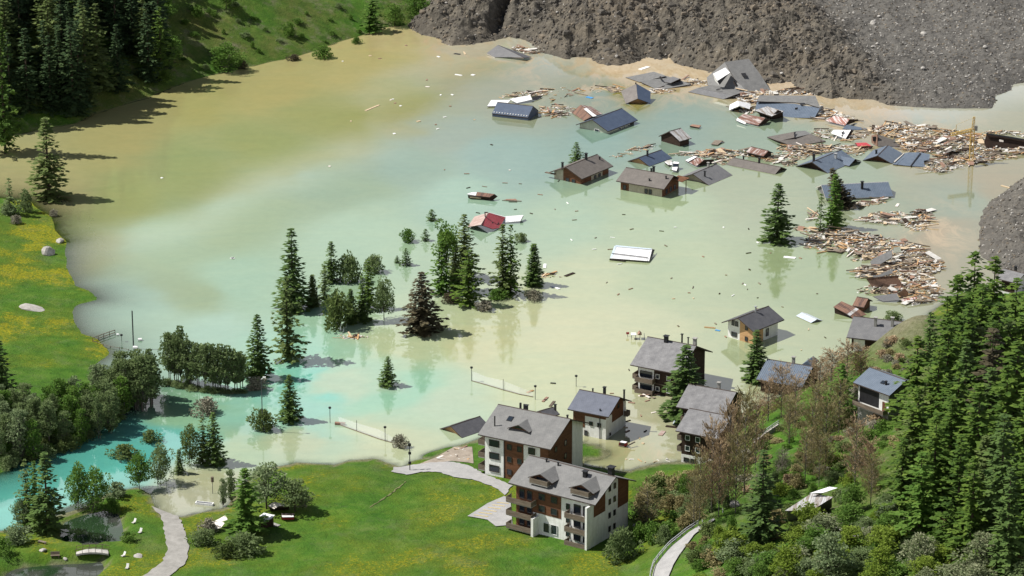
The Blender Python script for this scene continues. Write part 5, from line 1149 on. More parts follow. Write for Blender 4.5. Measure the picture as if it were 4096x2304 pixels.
# undergrowth on the right hillside
zone = [(1690,1330),(1780,1300),(1880,1250),(1990,1190),(2120,1150),(2260,1090),(2330,1120),(2450,1240),(2576,1300),(2600,1460),(1730,1460)]
scatter(zone, 120, lambda p, q: plant('bush', p, q.uniform(1.2, 3.2), q.uniform(2.4, 5.5), 'low shrub in the undergrowth of the right hillside', 'undergrowth shrubs of the right hillside', q.choice(['leaf','leaf','yellow','olive','alder','bud'])), 2.4, 8)
zone2 = [(1600,1260),(1660,1215),(1750,1210),(1850,1290),(1790,1325),(1720,1345),(1690,1375),(1600,1370)]
scatter(zone2, 30, lambda p, q: plant('bush', p, q.uniform(2.0, 4.5), q.uniform(3, 6), 'shrub in the thicket between the apartment house and the hill road', 'thicket beside the hill road', q.choice(['alder','leaf','olive','bud','bud','alder'])), 2.6, 9)
zone3 = [(2180,930),(2250,850),(2330,850),(2330,960),(2270,1000),(2200,1000)]
scatter(zone3, 40, lambda p, q: plant('bush', p, q.uniform(.7, 1.8), q.uniform(1.5, 3.6), 'brown scrub on the knoll beside the grey roof', 'scrub on the knoll', q.choice(['dry','twig','bud','olive','dry'])), 1.6, 10)
zone4 = [(345,20),(700,10),(980,10),(990,55),(880,95),(700,140),(560,165),(470,195),(440,150)]
scatter(zone4, 26, lambda p, q: plant('bush', p, q.uniform(.7, 1.7), q.uniform(1.5, 3.8), 'tiny shrub dotted over the grassy hillside', 'shrubs dotted over the grassy hillside', q.choice(['leaf','leaf','alder'])), 5, 12)

zone5 = [(1770,1210),(1860,1100),(1960,1060),(2060,1000),(2180,960),(2290,1040),(2230,1130),(2080,1190),(1900,1250)]
scatter(zone5, 90, lambda p, q: plant('bush', p, q.uniform(.8, 2.4), q.uniform(1.8, 4.2), 'low bush under the bare budding trees', 'low bushes under the budding trees', q.choice(['leaf','olive','bud','dry','twig','leaf'])), 2.4, 14)

bank = [(345,1000),(300,1050),(240,1100),(150,1140),(60,1170),(0,1195),(0,1150),(90,1110),(200,1065),(300,1015)]
scatter(bank, 34, lambda p, q: plant('bush', p, q.uniform(1.5, 3.5), q.uniform(3, 6), 'grey green bush under the alders at the stream edge', 'bushes under the alders', q.choice(['alder','alder','olive','leaf'])), 2.2, 15)

for x in range(1560, 2290, 48):
    plant('bush', PTc('V', x, 560 + min(70, (x - 1560) * .16) + tr.uniform(-8, 10)), tr.uniform(.8, 1.6), tr.uniform(2.0, 3.5), 'low growth at the waterline of the flooded alder row', 'low growth of the flooded row', 'alder')

# the larch stand goes on past the picture's edge
for x, v, h in [(2640,1010,24),(2700,960,25),(2660,1090,22),(2740,1060,24),(2800,1000,25),(2690,1180,22),(2780,1150,22),(2860,1080,24),(2650,1260,20),(2900,980,25),(2740,1260,20),(2840,1230,22),(2940,1140,22),(2680,1360,18)]:
    plant('larch', PT(x / .62891, v / .62891), h, h * .5, 'bright green larch in the stand on the right hillside', 'larches of the right hillside', 'lush')

low = [(1730,1400),(1800,1350),(1900,1330),(2010,1290),(2150,1290),(2290,1260),(2420,1270),(2600,1300),(2600,1500),(1720,1500)]
HUT = PTc('Q', 1700, 900)
scatter(low, 62, lambda p, q: (p - HUT).length > 10 and plant('broad', p, q.uniform(2.6, 5.2), q.uniform(4, 7.5), 'leafy bush in the thick growth of the lower hillside', 'leafy bushes of the lower hillside', q.choice(['leaf','yellow','yellow','alder','leaf','pale','bloom'])), 3.0, 31)

# ------------------------------------------------------------------ roads and paths laid on the ground
def drape_fan(name, left, right, mat, off=.16, n=40, cross=5):
    def rs(pts):
        q = [PTc(*p) if isinstance(p[0], str) else PT(*p) for p in pts]; d = [0]
        for a, b in zip(q, q[1:]): d.append(d[-1] + (b - a).length)
        o = []
        for i in range(n + 1):
            s = d[-1] * i / n; j = max(k for k in range(len(d)) if d[k] <= s + 1e-6); j = min(j, len(q) - 2)
            o.append(q[j].lerp(q[j+1], (s - d[j]) / max(d[j+1] - d[j], 1e-6)))
        return o
    L, Rr = rs(left), rs(right); V = []
    for a, b in zip(L, Rr):
        for k in range(cross + 1):
            p = a.lerp(b, k / cross); V.append([p.x, p.y, 0])
    V = np.array(V); jr = np.random.RandomState(5)
    if name != 'hill_road': V[:, :2] += (jr.rand(len(V), 2) - .5) * .45
    V[:, 2] = np.maximum(gheight(V[:, 0], V[:, 1]), -.3) + off
    o = link(name, mesh_np(name, V.tolist(), grid_faces(cross + 1, n + 1), mat, True)); o['kind'] = 'structure'; return o, L, Rr
def drape_poly(name, pts, mat, off=.16, step=1.6):
    q = [PTc(*p) for p in pts]; bm = bmesh.new(); bm.faces.new([bm.verts.new(p) for p in q]); bmesh.ops.triangulate(bm, faces=bm.faces)
    for _ in range(4):
        e = [e for e in bm.edges if e.calc_length() > step]
        if not e: break
        bmesh.ops.subdivide_edges(bm, edges=e, cuts=1); bmesh.ops.triangulate(bm, faces=bm.faces)
    for v in bm.verts: v.co.z = max(gz(v.co.x, v.co.y), -.3) + off
    me = bpy.data.meshes.new(name); bm.to_mesh(me); bm.free(); me.materials.append(mat); o = link(name, me); o['kind'] = 'structure'; return o
drape_fan('gravel_path', [('K',1095,950),('K',1160,1020),('K',1190,1150),('K',1205,1260),('K',1170,1350),('K',1040,1449),('K',900,1540)], [('K',1290,1020),('K',1330,1120),('K',1365,1250),('K',1335,1360),('K',1230,1449),('K',1120,1540)], MAT['gravel'])
_, RL, RR = drape_fan('hill_road', [('U',1290,528),('U',1050,645),('U',860,765),('U',600,980),('U',420,1180),('U',330,1300),('U',285,1449),('U',262,1600)], [('U',1310,545),('U',1120,680),('U',960,800),('U',860,940),('U',720,1130),('U',625,1290),('U',560,1449),('U',520,1600)], MAT['asphalt'], .32, 50)
drape_fan('access_road', [('M',-130,668),('M',-20,655),('M',80,640),('M',280,628),('M',430,668),('M',520,722),('M',640,765),('M',720,800)], [('M',-150,700),('M',-40,722),('M',60,703),('M',170,700),('M',300,738),('M',450,762),('M',600,815),('M',665,872)], MAT['asphalt'])
drape_poly('parking_lot', [('M',395,1022),('M',540,930),('M',660,878),('M',705,895),('M',720,1085),('M',600,1095),('M',540,1048)], MAT['asphalt'], .18)
drape_poly('gravel_shore', [('M',30,655),('M',160,600),('M',300,520),('M',430,520),('M',440,640),('M',280,622)], m_gravel('silt gravel', (.20,.165,.13), (.34,.29,.235)), .10)
drape_fan('footpath', [('L',1660,770),('L',1560,850),('L',1400,955)], [('L',1666,774),('L',1564,854),('L',1403,958)], m_gravel('trodden earth', (.11,.12,.05), (.17,.165,.075)), .10, 20, 2)
lm = MB()
for i in range(6):
    a, b = PTc('M', 435 + i*33 + 8, 1015 - i*18), PTc('M', 545 + i*30, 1028 - i*19)
    d = (b - a); n = Vector((-d.y, d.x, 0)).normalized() * .09; lm.prism([a - n + Z3_*.24, b - n + Z3_*.24, b + n + Z3_*.24, a + n + Z3_*.24], (0,0,-.02))
o = lm.build('parking_lines', m_plain('yellow line paint', (.62,.47,.16))); o['kind'] = 'structure'
# guard rail along the outer edge of the hill road
def rail_fence(name, label, pts, hts=(.45,.8), post_every=3, mat='metal', group=None, r=.09):
    root = empty(name, pts[0]); tag(root, label, 'guard rail' if 'guard' in name else 'fence', group); o = pts[0]
    for hgt in hts:
        m = MB()
        for a, b in zip(pts, pts[1:]): m.bar(a - o + Z3_*hgt, b - o + Z3_*hgt, r)
        m.build('rail', MAT[mat], root)
    for p in pts[::post_every]:
        m = MB(); m.bar(p - o - Z3_*.4, p - o + Z3_*(hts[-1]+.1), .09); m.build('post', MAT[mat], root)
gp = []
for p, q in zip(RL[6:], RR[6:]):
    v = p + (p - q).normalized() * .5; gp.append(Vector((v.x, v.y, gz(v.x, v.y) + .3)))
rail_fence('guard_rail', 'steel guard rail around the outer bend of the hill road', gp, (.5, 1.0), 3)
wallp = [PTc('Q', x, y) for x, y in [(1225,225),(1290,170),(1350,120),(1410,78),(1475,35)]]
rail_fence('guard_rail', 'guard rail on top of the stone slope between the budding trees', [p + Z3_*.9 for p in wallp], (.5, .95), 1)
m = MB()
for a, b in zip(wallp, wallp[1:]):
    d = Vector((b.y - a.y, a.x - b.x, 0)).normalized() * .5
    m.prism([a + Z3_*1.0, b + Z3_*1.0, b + d - Z3_*1.5, a + d - Z3_*1.5], d * -.6)
tag(m.build('retaining_wall', MAT['stone']), 'pale stone retaining wall under the upper guard rail', 'wall')
for (x, y, l) in [(1103,535,'white reflector post beside the hill road nearest the bend'), (1437,345,'white reflector post beside the hill road near the big dark spruce')]:
    p = PTc('U', x, y + 70); m = MB(); m.bar(p, p + Z3_*1.0, .09, 6); o = m.build('marker_post', MAT['whitepaint']); tag(o, l, 'marker post')

# ------------------------------------------------------------------ posts, lamps, nets and fences in the flood
def post(name, cat, label, c, x, top, base, r=.07, head=None, group=None):
    p = PTc(c, x, base); s = F / (p.y * CP - (p.z - CAM_H) * SP); h = (px(c, 0, base)[1] - px(c, 0, top)[1]) / (s * .945)
    root = empty(name, p); tag(root, label, cat, group); m = MB(); m.bar((0,0,-2), (0,0,h), r, 6); m.build('pole', MAT['steel'], root)
    if head == 'lamp': m = MB(); m.prism([(.3*math.cos(a*1.047),.3*math.sin(a*1.047),h) for a in range(6)], (0,0,.35)); m.build('lamp_head', MAT['black'], root)
    if head == 'flood':
        for k in (-1, 1): m = MB(); m.box((k*.35-.28,-.15,h-.2),(k*.35+.28,.2,h+.25)); m.build('floodlight', MAT['metal'], root)
    if head == 'arm': m = MB(); m.bar((0,0,h),(.55,0,h+.45),.09); m.box((.3,-.2,h+.3),(.95,.2,h+.55)); m.build('lamp_head', MAT['whitepaint'], root)
    if head == 'box':
        for k, zz in enumerate((h, h*.68, h*.3)): m = MB(); m.box((-.3,-.2,zz-.25),(.3,.2,zz+.25)); m.build('floodlight', MAT['black'], root)
    if head == 'sign': m = MB(); m.box((-.35,-.06,h-.35),(.35,.06,h+.15)); m.build('sign_panel', MAT['redpaint'], root)
    if head == 'tuft': 
        m = MB(); m.prism([(.32*math.cos(a*1.047),.32*math.sin(a*1.047),h*.72) for a in range(6)], (0,0,h*.3)); m.build('hanging_cover', MAT['rail'], root)
    return root
post('mast', 'mast', 'tall dark bare mast by the flooded fence of the left meadow', 'XD', 1262, 165, 1262, .16)
post('floodlight_mast', 'mast', 'very tall thin mast with a bent lamp head before the domed bush', 'L', 632, 28, 405, .10, 'arm')
post('street_lamp', 'street lamp', 'lamp post standing alone left of the near flooded net', 'L', 1118, 240, 345, .07, 'lamp')
post('pole', 'pole', 'thin pole in the middle of the near flooded net', 'L', 1310, 325, 405, .06)
post('street_lamp', 'street lamp', 'lamp post at the right end of the near flooded net', 'L', 1515, 380, 478, .07, 'lamp')
post('floodlight_mast', 'mast', 'mast with several dark boxes at the road end by the meadow', 'L', 1693, 500, 690, .10, 'box')
post('street_lamp', 'street lamp', 'lamp post at the left end of the far flooded net', 'X', 570, 175, 450, .07, 'lamp')
post('pole', 'pole', 'thin pole in the middle of the far flooded net', 'X', 1250, 410, 652, .06)
post('street_lamp', 'street lamp', 'lamp post at the right end of the far flooded net', 'X', 1937, 575, 848, .07, 'lamp')
post('street_lamp', 'street lamp', 'lamp post in the flood above the white based chalet', 'N', 202, 495, 572, .07, 'lamp')
post('sign', 'sign', 'small red sign on a post beside the flooded play frame', 'XE', 568, 250, 372, .06, 'sign')
post('post', 'post', 'slim post with a dark tuft on top in the olive bay', 'L', 272, 735, 855, .06, 'tuft')
post('street_lamp', 'street lamp', 'little lamp post inside the flooded fence', 'XD', 918, 890, 1060, .06, 'lamp')
def m_net():
    k = NT('white netting'); tr_ = k.new('BsdfTransparent'); k.base((.8,.8,.8), .8); mx = k.new('MixShader'); mx.inputs[0].default_value = .32
    k.ln(tr_.outputs[0], mx.inputs[1]); k.ln(k.b.outputs[0], mx.inputs[2]); k.ln(mx.outputs[0], k.out.inputs[0]); return k.m
NETM = m_net()
def net(label, c, bot, top):
    V = []; o = Pc(c, *bot[0])
    for b, t in zip(bot, top):
        p = Pc(c, *b); s = F / (p.y * CP + CAM_H * SP); h = (px(c, 0, b[1])[1] - px(c, 0, t[1])[1]) / (s * .945); V += [tuple(p - o - Z3_*.3), tuple(p - o + Z3_*max(h, .2))]
    n = len(bot); root = empty('sports_net', o); tag(root, label, 'net')
    link('netting', mesh_np('netting', V, [(2*i,2*i+2,2*i+3,2*i+1) for i in range(n-1)], NETM), root)
    m = MB()
    for i in range(n - 1): m.bar(Vector(V[2*i]) + Z3_*.35, Vector(V[2*i+2]) + Z3_*.35, .12)
    m.build('bottom_rope', MAT['rail'], root)
net('pale sports net hanging in the flood between two lamp posts', 'X', [(580,450),(900,540),(1250,645),(1600,740),(1890,795)], [(585,230),(900,365),(1250,440),(1600,590),(1850,690)])
net('shorter sports net sagging into the flood near the meadow road', 'L', [(1180,358),(1310,405),(1480,465),(1570,490)], [(1180,300),(1310,345),(1450,395),(1560,450)])
fp = [PTc('XD', x, y) for x, y in [(80,1060),(240,1000),(400,940),(565,882),(725,832)]]
rail_fence('fence', 'wooden rail fence running from the yellow meadow into the water', [Vector((p.x,p.y,max(gz(p.x,p.y),0)+.15)) for p in fp], (.15, .75), 1, 'rail')
fp = [PTc('XD', x, y) for x, y in [(85,1075),(230,1120),(385,1180),(590,1235),(855,1275),(1120,1325)]]
rail_fence('fence', 'sunken fence with short posts along the foot of the tall dark mast', [Vector((p.x,p.y,max(gz(p.x,p.y),0))) for p in fp], (.3,), 1, 'rail', None, .05)
for (x, y, r, l) in [(1320,1270,.55,'white drum floating at the foot of the tall dark mast'), (1452,1030,.45,'white buoy floating right of the tall dark mast'), (803,875,.3,'small white float near the corner of the flooded fence')]:
    p = Pc('XD', x, y); m = MB(); m.bar(p + Vector((-r,0,r*.5)), p + Vector((r,0,r*.6)), r*.8, 8); tag(m.build('drum', MAT['whitepaint']), l, 'drum')
p = Pc('L', 1190, 356); m = MB(); m.bar(p + Vector((-1.1,0,.25)), p + Vector((1.1,-.3,.25)), .42, 7); tag(m.build('float', MAT['woodred']), 'reddish float at the left end of the near flooded net', 'float')
# play frame in the flood
p = Pc('XE', 895, 440); root = empty('play_frame', p); tag(root, 'flooded play frame with a small dark canopy left of the big dark chalet', 'play frame')
for x in (-1.5, -.5, .5, 1.5):
    for y in (-.7, .7): m = MB(); m.bar((x,y,-1),(x,y,1.15),.07); m.build('post', MAT['metal'], root)
m = MB(); m.box((-1.6,-.8,1.1),(-.4,.8,1.2)); m.build('platform', MAT['whitepaint'], root)
m = MB(); m.prism([(-.1,-.9,1.2),(.9,-.9,1.2),(.4,-.9,1.75)], (0,1.8,0)); m.build('canopy', MAT['woodred'], root)

# ------------------------------------------------------------------ the tower crane
p = Pc('E', 1652, 842); root = empty('tower_crane', p); tag(root, 'yellow tower crane sticking out of the timber debris', 'crane')
def lattice(m, a, b, wd, n, r=.06):
    a, b = Vector(a), Vector(b); d = (b - a).normalized(); u = (Vector((0,1,0)) if abs(d.y) < .9 else Vector((1,0,0))); u = (u - d * u.dot(d)).normalized(); v = d.cross(u)
    cs = [(u*sx + v*sy) * wd * .5 for sx, sy in ((1,1),(1,-1),(-1,-1),(-1,1))]
    for c_ in cs: m.bar(a + c_, b + c_, r * 1.3)
    for i in range(n):
        p0, p1 = a.lerp(b, i / n), a.lerp(b, (i + 1) / n)
        for j in range(4): m.bar(p0 + cs[j], p1 + cs[(j+1) % 4], r); m.bar(p1 + cs[j], p1 + cs[(j+1) % 4], r)
m = MB(); lattice(m, (0,0,-3), (0,0,9.3), 1.0, 10); m.build('mast', MAT['yellow'], root)
m = MB(); lattice(m, (0,0,9.3), (.3,0,12.8), .5, 4, .05); m.build('tower_head', MAT['yellow'], root)
m = MB(); lattice(m, (0,0,9.2), (-6.2,-3.6,8.9), .7, 8); m.build('jib', MAT['yellow'], root)
m = MB(); m.bar((-4.8,-2.5,9.2), (-4.8,-2.5,11.3), .09); m.bar((-4.8,-2.5,11.3), (.3,0,12.7), .03); m.bar((.3,0,12.7), (1.3,1.2,9.2), .03); m.build('stay', MAT['yellow'], root)
m = MB(); m.box((.5,-.4,9.0),(1.3,.4,10.3)); m.build('counterweight', MAT['concrete'], root)

# ------------------------------------------------------------------ garden by the ponds
def bench(c, x, y, rz, label, mat, group=None, back=True):
    root = empty('bench', PTc(c, x, y), rz); tag(root, label, 'bench', group)
    m = MB(); m.box((-.9,-.25,.40),(.9,.3,.48)); m.build('seat', MAT[mat], root)
    if back: m = MB(); m.prism([(-.9,.3,.5),(.9,.3,.5),(.9,.45,1.05),(-.9,.45,1.05)], (0,.08,0)); m.build('backrest', MAT[mat], root)
    for xx in (-.7, .7): m = MB(); m.box((xx-.06,-.2,-.2),(xx+.06,.3,.40)); m.build('leg', MAT[mat], root)
MAT['palescrap2'] = m_plain('chalky white', (.60,.60,.58), .7, .1)
def lounger(c, x, y, rz, label):
    root = empty('sun_lounger', PTc(c, x, y), rz); root.scale = (.62, .5, .75); tag(root, label, 'lounger', 'white loungers by the pond')
    m = MB(); m.prism([(-.45,-.2,.45),(.45,-.2,.45),(.45,1.1,.35),(-.45,1.1,.35)], (0,0,-.08)); m.build('seat', MAT['palefascia'], root)
    m = MB(); m.prism([(-.45,-.2,.45),(.45,-.2,.45),(.45,-.85,1.25),(-.45,-.85,1.25)], (0,0,-.08)); m.build('backrest', MAT['palescrap2'], root)
    for xx in (-.4, .4): m = MB(); m.box((xx-.05,-.3,-.2),(xx+.05,-.15,.4)); m.build('leg', MAT['whitepaint'], root)
lounger('K', 968, 1068, 2.5, 'white lounger on the grass, the one nearest the pond inlet'); lounger('K', 1012, 1138, 2.7, 'white lounger on the grass close to the gravel path bend')
lounger('K', 892, 1308, 2.4, 'white lounger right of the end of the little bridge'); lounger('K', 918, 1395, 2.9, 'white lounger nearest to the lower pond')
bench('K', 305, 1215, -.5, 'slanting grey bench on the lawn between the two ponds', 'woodgrey', back=False); bench('K', 398, 1315, .1, 'dark slatted bench facing the lower pond', 'rail')
a, b = PTc('K', 550, 1290), PTc('K', 785, 1280); root = empty('footbridge', (a + b) / 2 + Z3_*.2); tag(root, 'small arched white footbridge with railing over the pond outlet', 'bridge')
d = (b - a); L_ = d.length; root.rotation_euler.z = math.atan2(d.y, d.x); arc = lambda t: .4 * (1 - (2*t - 1) ** 2)
m = MB()
for i in range(10):
    t0, t1 = i / 10, (i + 1) / 10; x0, x1 = -L_/2 + L_*t0, -L_/2 + L_*t1; m.prism([(x0,-.9,arc(t0)),(x1,-.9,arc(t1)),(x1,.9,arc(t1)),(x0,.9,arc(t0))], (0,0,-.35))
m.build('deck', MAT['palefascia'], root)
for y in (-.85, .85):
    for i in range(6): m = MB(); t = i / 5; m.bar((-L_/2+L_*t,y,arc(t)-.2),(-L_/2+L_*t,y,arc(t)+1.1),.06); m.build('post', MAT['rail'], root)
    m = MB()
    for i in range(10): m.bar((-L_/2+L_*i/10,y,arc(i/10)+1.0),(-L_/2+L_*(i+1)/10,y,arc((i+1)/10)+1.0),.05)
    m.build('handrail', MAT['rail'], root)
p = Pc('W', 205, 205); m = MB(); s_ = 2.0
for q in [((-1.9,-.5,0),(1.9,-.35,.45)), ((-1.9,.35,0),(1.9,.5,.45)), ((-1.9,-.35,0),(-1.7,.35,.45)), ((1.7,-.35,0),(1.9,.35,.45))]: m.box(*q)
root = empty('trough', p, -.25); tag(root, 'white open trough floating by the flooded path', 'trough'); m.build('rim', MAT['whitepaint'], root)
m = MB(); m.box((-1.7,-.35,0),(1.7,.35,.12)); m.build('inside', MAT['black'], root)

# ------------------------------------------------------------------ boulders
br = random.Random(41)
def rock_mesh(seed, sub=2):
    bm = bmesh.new(); bmesh.ops.create_icosphere(bm, subdivisions=sub, radius=1); q = random.Random(seed)
    ax = [Vector((q.uniform(-1,1),q.uniform(-1,1),q.uniform(-1,1))).normalized() for _ in range(7)]; cut = [q.uniform(.55,.9) for _ in ax]
    for v in bm.verts:
        for a_, c_ in zip(ax, cut):
            dd = v.co.dot(a_)
            if dd > c_: v.co -= a_ * (dd - c_) * .9
        v.co *= q.uniform(.94,1.06); v.co.z *= .75
    me = bpy.data.meshes.new('boulder'); bm.to_mesh(me); bm.free(); me.materials.append(MAT['stone']); return me
ROCK = [rock_mesh(i) for i in range(6)]
def boulder(p, r, label, group=None, flat=1.0):
    o = link('boulder', ROCK[br.randrange(6)]); o.location = p + Z3_*r*.25*flat; o.scale = (r*br.uniform(.9,1.3), r*br.uniform(.8,1.1), r*flat); o.rotation_euler = (br.uniform(-.2,.2), br.uniform(-.2,.2), br.uniform(0,6.28)); tag(o, label, 'boulder', group)
for (c, x, y, r, fl, l) in [('G',350,572,1.6,1.4,'large pale pointed boulder on the yellow flowered meadow'),('G',436,486,1.2,.9,'round boulder at the meadow shoreline above the pointed one'),('G',230,972,2.6,.25,'flat pale rock outcrop in the yellow meadow'),
    ('K',310,1268,.8,.7,'white stone on the lawn left of the dark slatted bench'),('K',470,1328,.5,.7,'white stone right of the dark slatted bench'),('K',1000,1310,1.0,.4,'low grey stone in the flowery lawn near the gravel path'),
    ('S',460,935,.9,.8,'grey boulder just below the tin roofed hut'),('S',515,975,1.3,.8,'broad grey boulder below the tin roofed hut'),('S',545,1048,1.2,.7,'boulder of the pair above the grey green bushy tree, the greyer one'),('S',585,1068,1.0,.9,'boulder of the pair above the grey green bushy tree, the yellower one'),
    ('S',720,1108,.9,.5,'white slanting stone in the middle of the lower hillside'),('S',818,1038,1.3,.5,'flat pale boulder right of the white slanting stone'),('S',780,965,2.2,.45,'largest leaning slab of rock on the lower hillside'),('S',1090,905,.9,.9,'single grey boulder beside the rounded bush'),
    ('S',1260,815,2.4,.35,'long pink rock ledge under the larch stand'),('S',1095,702,.8,.8,'small boulder below the stand of larches'),('Q',1060,775,1.6,.6,'pale rock at the road side by the big dark spruce'),('M',1605,1085 - 0,.6,.8,'pale stone beside the wall of the front apartment house')]:
    boulder(PTc(c, x, y), r, l, None, fl)
def dz(x, y): return float(debris_height(np.array([x]), np.array([y]))[0][0])
def PD(c, x, y):
    u, v = px(c, x, y); d = ray(u, v); t = np.linspace(780, 1300, 1600) / d.y; X, Y, Zr = d.x*t, d.y*t, CAM_H + d.z*t; h = debris_height(X, Y)[0]; k = int(np.argmax(Zr < h))
    return Vector((X[k], Y[k], h[k])) if k else P(u, v, 0)
for (c, x, y, r) in [('F',1275,205,1.8),('F',1710,300,1.6),('F',1310,380,.9),('F',1270,412,1.0),('F',1495,612,1.3),('F',487,642,1.2),('F',2240,412,1.3),('F',1705,595,1.3),('F',1325,150,.9),('F',1020,180,.8),('F',1885,132,.9),('F',2080,668,.8),('F',700,430,.8),('F',2120,720,.8),('T',2275,495,1.0),('T',2478,652,1.1),('T',1800,145,.8),('B',1240,30,.8)]:
    boulder(PD(c, x, y), r * .62, 'pale boulder lying on the dark landslide debris', 'boulders on the landslide debris')

# ------------------------------------------------------------------ loose matter nobody could count
def rubble(name, label, mats, build):
    m = MB(); build(m)
    me = bpy.data.meshes.new(name); me.from_pydata(m.v, [], m.f)
    for k in mats: me.materials.append(k)
    me.polygons.foreach_set('material_index', m.m); o = link(name, me); tag(o, label, None, None, 'stuff'); return o
def clod(m, p, r, q, mi):
    b = len(m.v); n = 5; top = p + Vector((q.uniform(-.3,.3)*r, q.uniform(-.3,.3)*r, r*q.uniform(.5,1.0)))
    ring = [p + Vector((math.cos(6.283*i/n + q.random())*r*q.uniform(.7,1.3), math.sin(6.283*i/n + q.random())*r*q.uniform(.6,1.1), -r*.3)) for i in range(n)]
    mid = [p.lerp(c_, .82) + Z3_*r*q.uniform(.35,.65) for c_ in ring]
    m.v += [tuple(v) for v in ring + mid + [top]]
    for i in range(n):
        j = (i + 1) % n; m.f += [(b+i,b+j,b+n+j,b+n+i),(b+n+i,b+n+j,b+2*n)]; m.m += [mi, mi]
qd = random.Random(77)
xs = np.array([qd.uniform(-40, 200) for _ in range(60000)]); ys = np.array([qd.uniform(655, 1120) for _ in range(60000)])
dd = np.maximum(sdist(DEB, xs, ys), sdist(DEB2, xs, ys)); hh, ss = debris_height(xs, ys); u_, v_ = proj(xs, ys, hh); ok = (hh > -.35) & (dd > -1.5) & (dd < 110) & (u_ > -60) & (u_ < 4200) & (v_ > -80) & (v_ < 1300)
xs, ys, hh, ss = xs[ok], ys[ok], hh[ok], ss[ok]
def mud(m):
    for x, y, z, s in zip(xs, ys, hh, ss):
        if s < .5 and qd.random() < .95: clod(m, Vector((x, y, z)), qd.uniform(.28, .75) * (2.0 if qd.random() < .07 else 1), qd, 0 if qd.random() < .8 else 1)
        elif qd.random() < .55: clod(m, Vector((x, y, z)), qd.uniform(.2, .5), qd, 0 if qd.random() < .7 else 1)
mud1 = m_plain('dark mud clods', (.112,.101,.087), .95, .4, .5, .1); mud2 = m_plain('brown mud clods', (.190,.160,.124), .95, .4, .5, .1)
rubble('mud_clods', 'dark clods of mud and rock covering the landslide', [mud1, mud2], mud)
def stones(m):
    n = 0
    for x, y, z, s in zip(xs, ys, hh, ss):
        if qd.random() < (.05 if s < .5 else .26): clod(m, Vector((x, y, z + .1)), qd.uniform(.16, .42), qd, 0)
rubble('pale_stones', 'small pale stones sprinkled over the landslide', [MAT['stone']], stones)

WOODS = ['wood','wood','larchwood','woodgrey','woodred','whitepaint','rail','dark','tarp']
MAT['palescrap'] = m_plain('pale scrap', (.58,.56,.52), .7, .25)
WOODS = [('palescrap' if k == 'whitepaint' else 'woodgrey' if k == 'tarp' else k) for k in WOODS]
WM = [MAT[k] for k in WOODS]
def inside(poly, x, y):
    r = False
    for i in range(len(poly)):
        (ax, ay), (bx, by) = poly[i], poly[(i+1) % len(poly)]
        if (ay > y) != (by > y) and x < ax + (y - ay) / (by - ay) * (bx - ax): r = not r
    return r
def plank(m, p, L, W, T, yaw, tilt, mi):
    d = Vector((math.cos(yaw)*math.cos(tilt), math.sin(yaw)*math.cos(tilt), math.sin(tilt))); s = Vector((-math.sin(yaw), math.cos(yaw), 0)) * W * .5
    m.prism([p - d*L*.5 - s, p + d*L*.5 - s, p + d*L*.5 + s, p - d*L*.5 + s], (0,0,-T), mi)
qp = random.Random(123)
def raft(c, poly, dens, label, white=.2, pile=.5, big=14, gname=None, onland=False, bl=(2.2, 5.0)):
    pts = [px(c, *p) for p in poly]; W3 = [P(*p) for p in pts]
    area = abs(sum(W3[i].x * W3[(i+1) % len(W3)].y - W3[(i+1) % len(W3)].x * W3[i].y for i in range(len(W3)))) / 2
    xs_ = [p[0] for p in pts]; ys_ = [p[1] for p in pts]
    def spot():
        for _ in range(400):
            x, y = qp.uniform(min(xs_), max(xs_)), qp.uniform(min(ys_), max(ys_))
            if inside(pts, x, y): return (PT(x, y) if onland else P(x, y, 0))
        return P(pts[0][0], pts[0][1], 0)
    def build(m):
        for _ in range(int(area * dens * .07)):
            p = spot() + Z3_ * qp.uniform(.1, .2 + pile * .6); plank(m, p, qp.uniform(1.4, 4.2), qp.uniform(.7, 1.9), .12, qp.uniform(0, 3.2), qp.uniform(-.3, .3), qp.choice([3, 6, 4, 5, 7, 3, 0]))
        for _ in range(int(area * dens * .09)):
            p = spot() + Z3_ * qp.uniform(.1, .3 + pile * .8); plank(m, p, qp.uniform(3, 7), qp.uniform(.16, .3), .2, qp.gauss(.1, .6), qp.uniform(-.15, .15), qp.choice([0, 2, 3, 4, 6, 7]))
        cl = [spot() for _ in range(max(3, int(area / 22)))]
        for _ in range(int(area * dens * 2.2)):
            p = spot()
            near = min((p - q).length for q in cl)
            if near > 3.2 and qp.random() < .35: continue
            p = p + Z3_ * (.05 + qp.random() ** 2 * pile * max(.2, 1 - near / 5)); k = qp.random()
            if k < white:
                mi = 5 if qp.random() < .75 else qp.choice([0, 2, 8])
                if qp.random() < .55: plank(m, p, qp.uniform(.4,1.5), qp.uniform(.25,.8), .12, qp.uniform(0,6.3), qp.uniform(-.35,.35), mi)
                else: clod(m, p, qp.uniform(.14,.42), qp, mi)
            else: plank(m, p, min(4.0, .45 + qp.expovariate(1.2)), qp.uniform(.08,.24), .12, qp.gauss(.15, .8), qp.uniform(-.22,.22), 5 if qp.random() < .22 else 0 if qp.random() < .25 else qp.randrange(len(WOODS)))
    rubble('timber_debris', label, WM, build)
    for i in range(big):
        p = spot() + Z3_*qp.uniform(.15, .3 + pile*.8); m = MB(); L = qp.uniform(*bl)
        plank(m, Vector(), L, qp.uniform(.22,.55), .2, qp.gauss(.1,.7), qp.uniform(-.18,.18), 0)
        o = m.build('broken_timber', MAT[qp.choice(['wood','larchwood','woodgrey','woodred','wood','tarp','dark'])]); o.location = p
        tag(o, 'broken timber lying on top of ' + (gname or label), 'timber', 'broken timbers on ' + (gname or label))
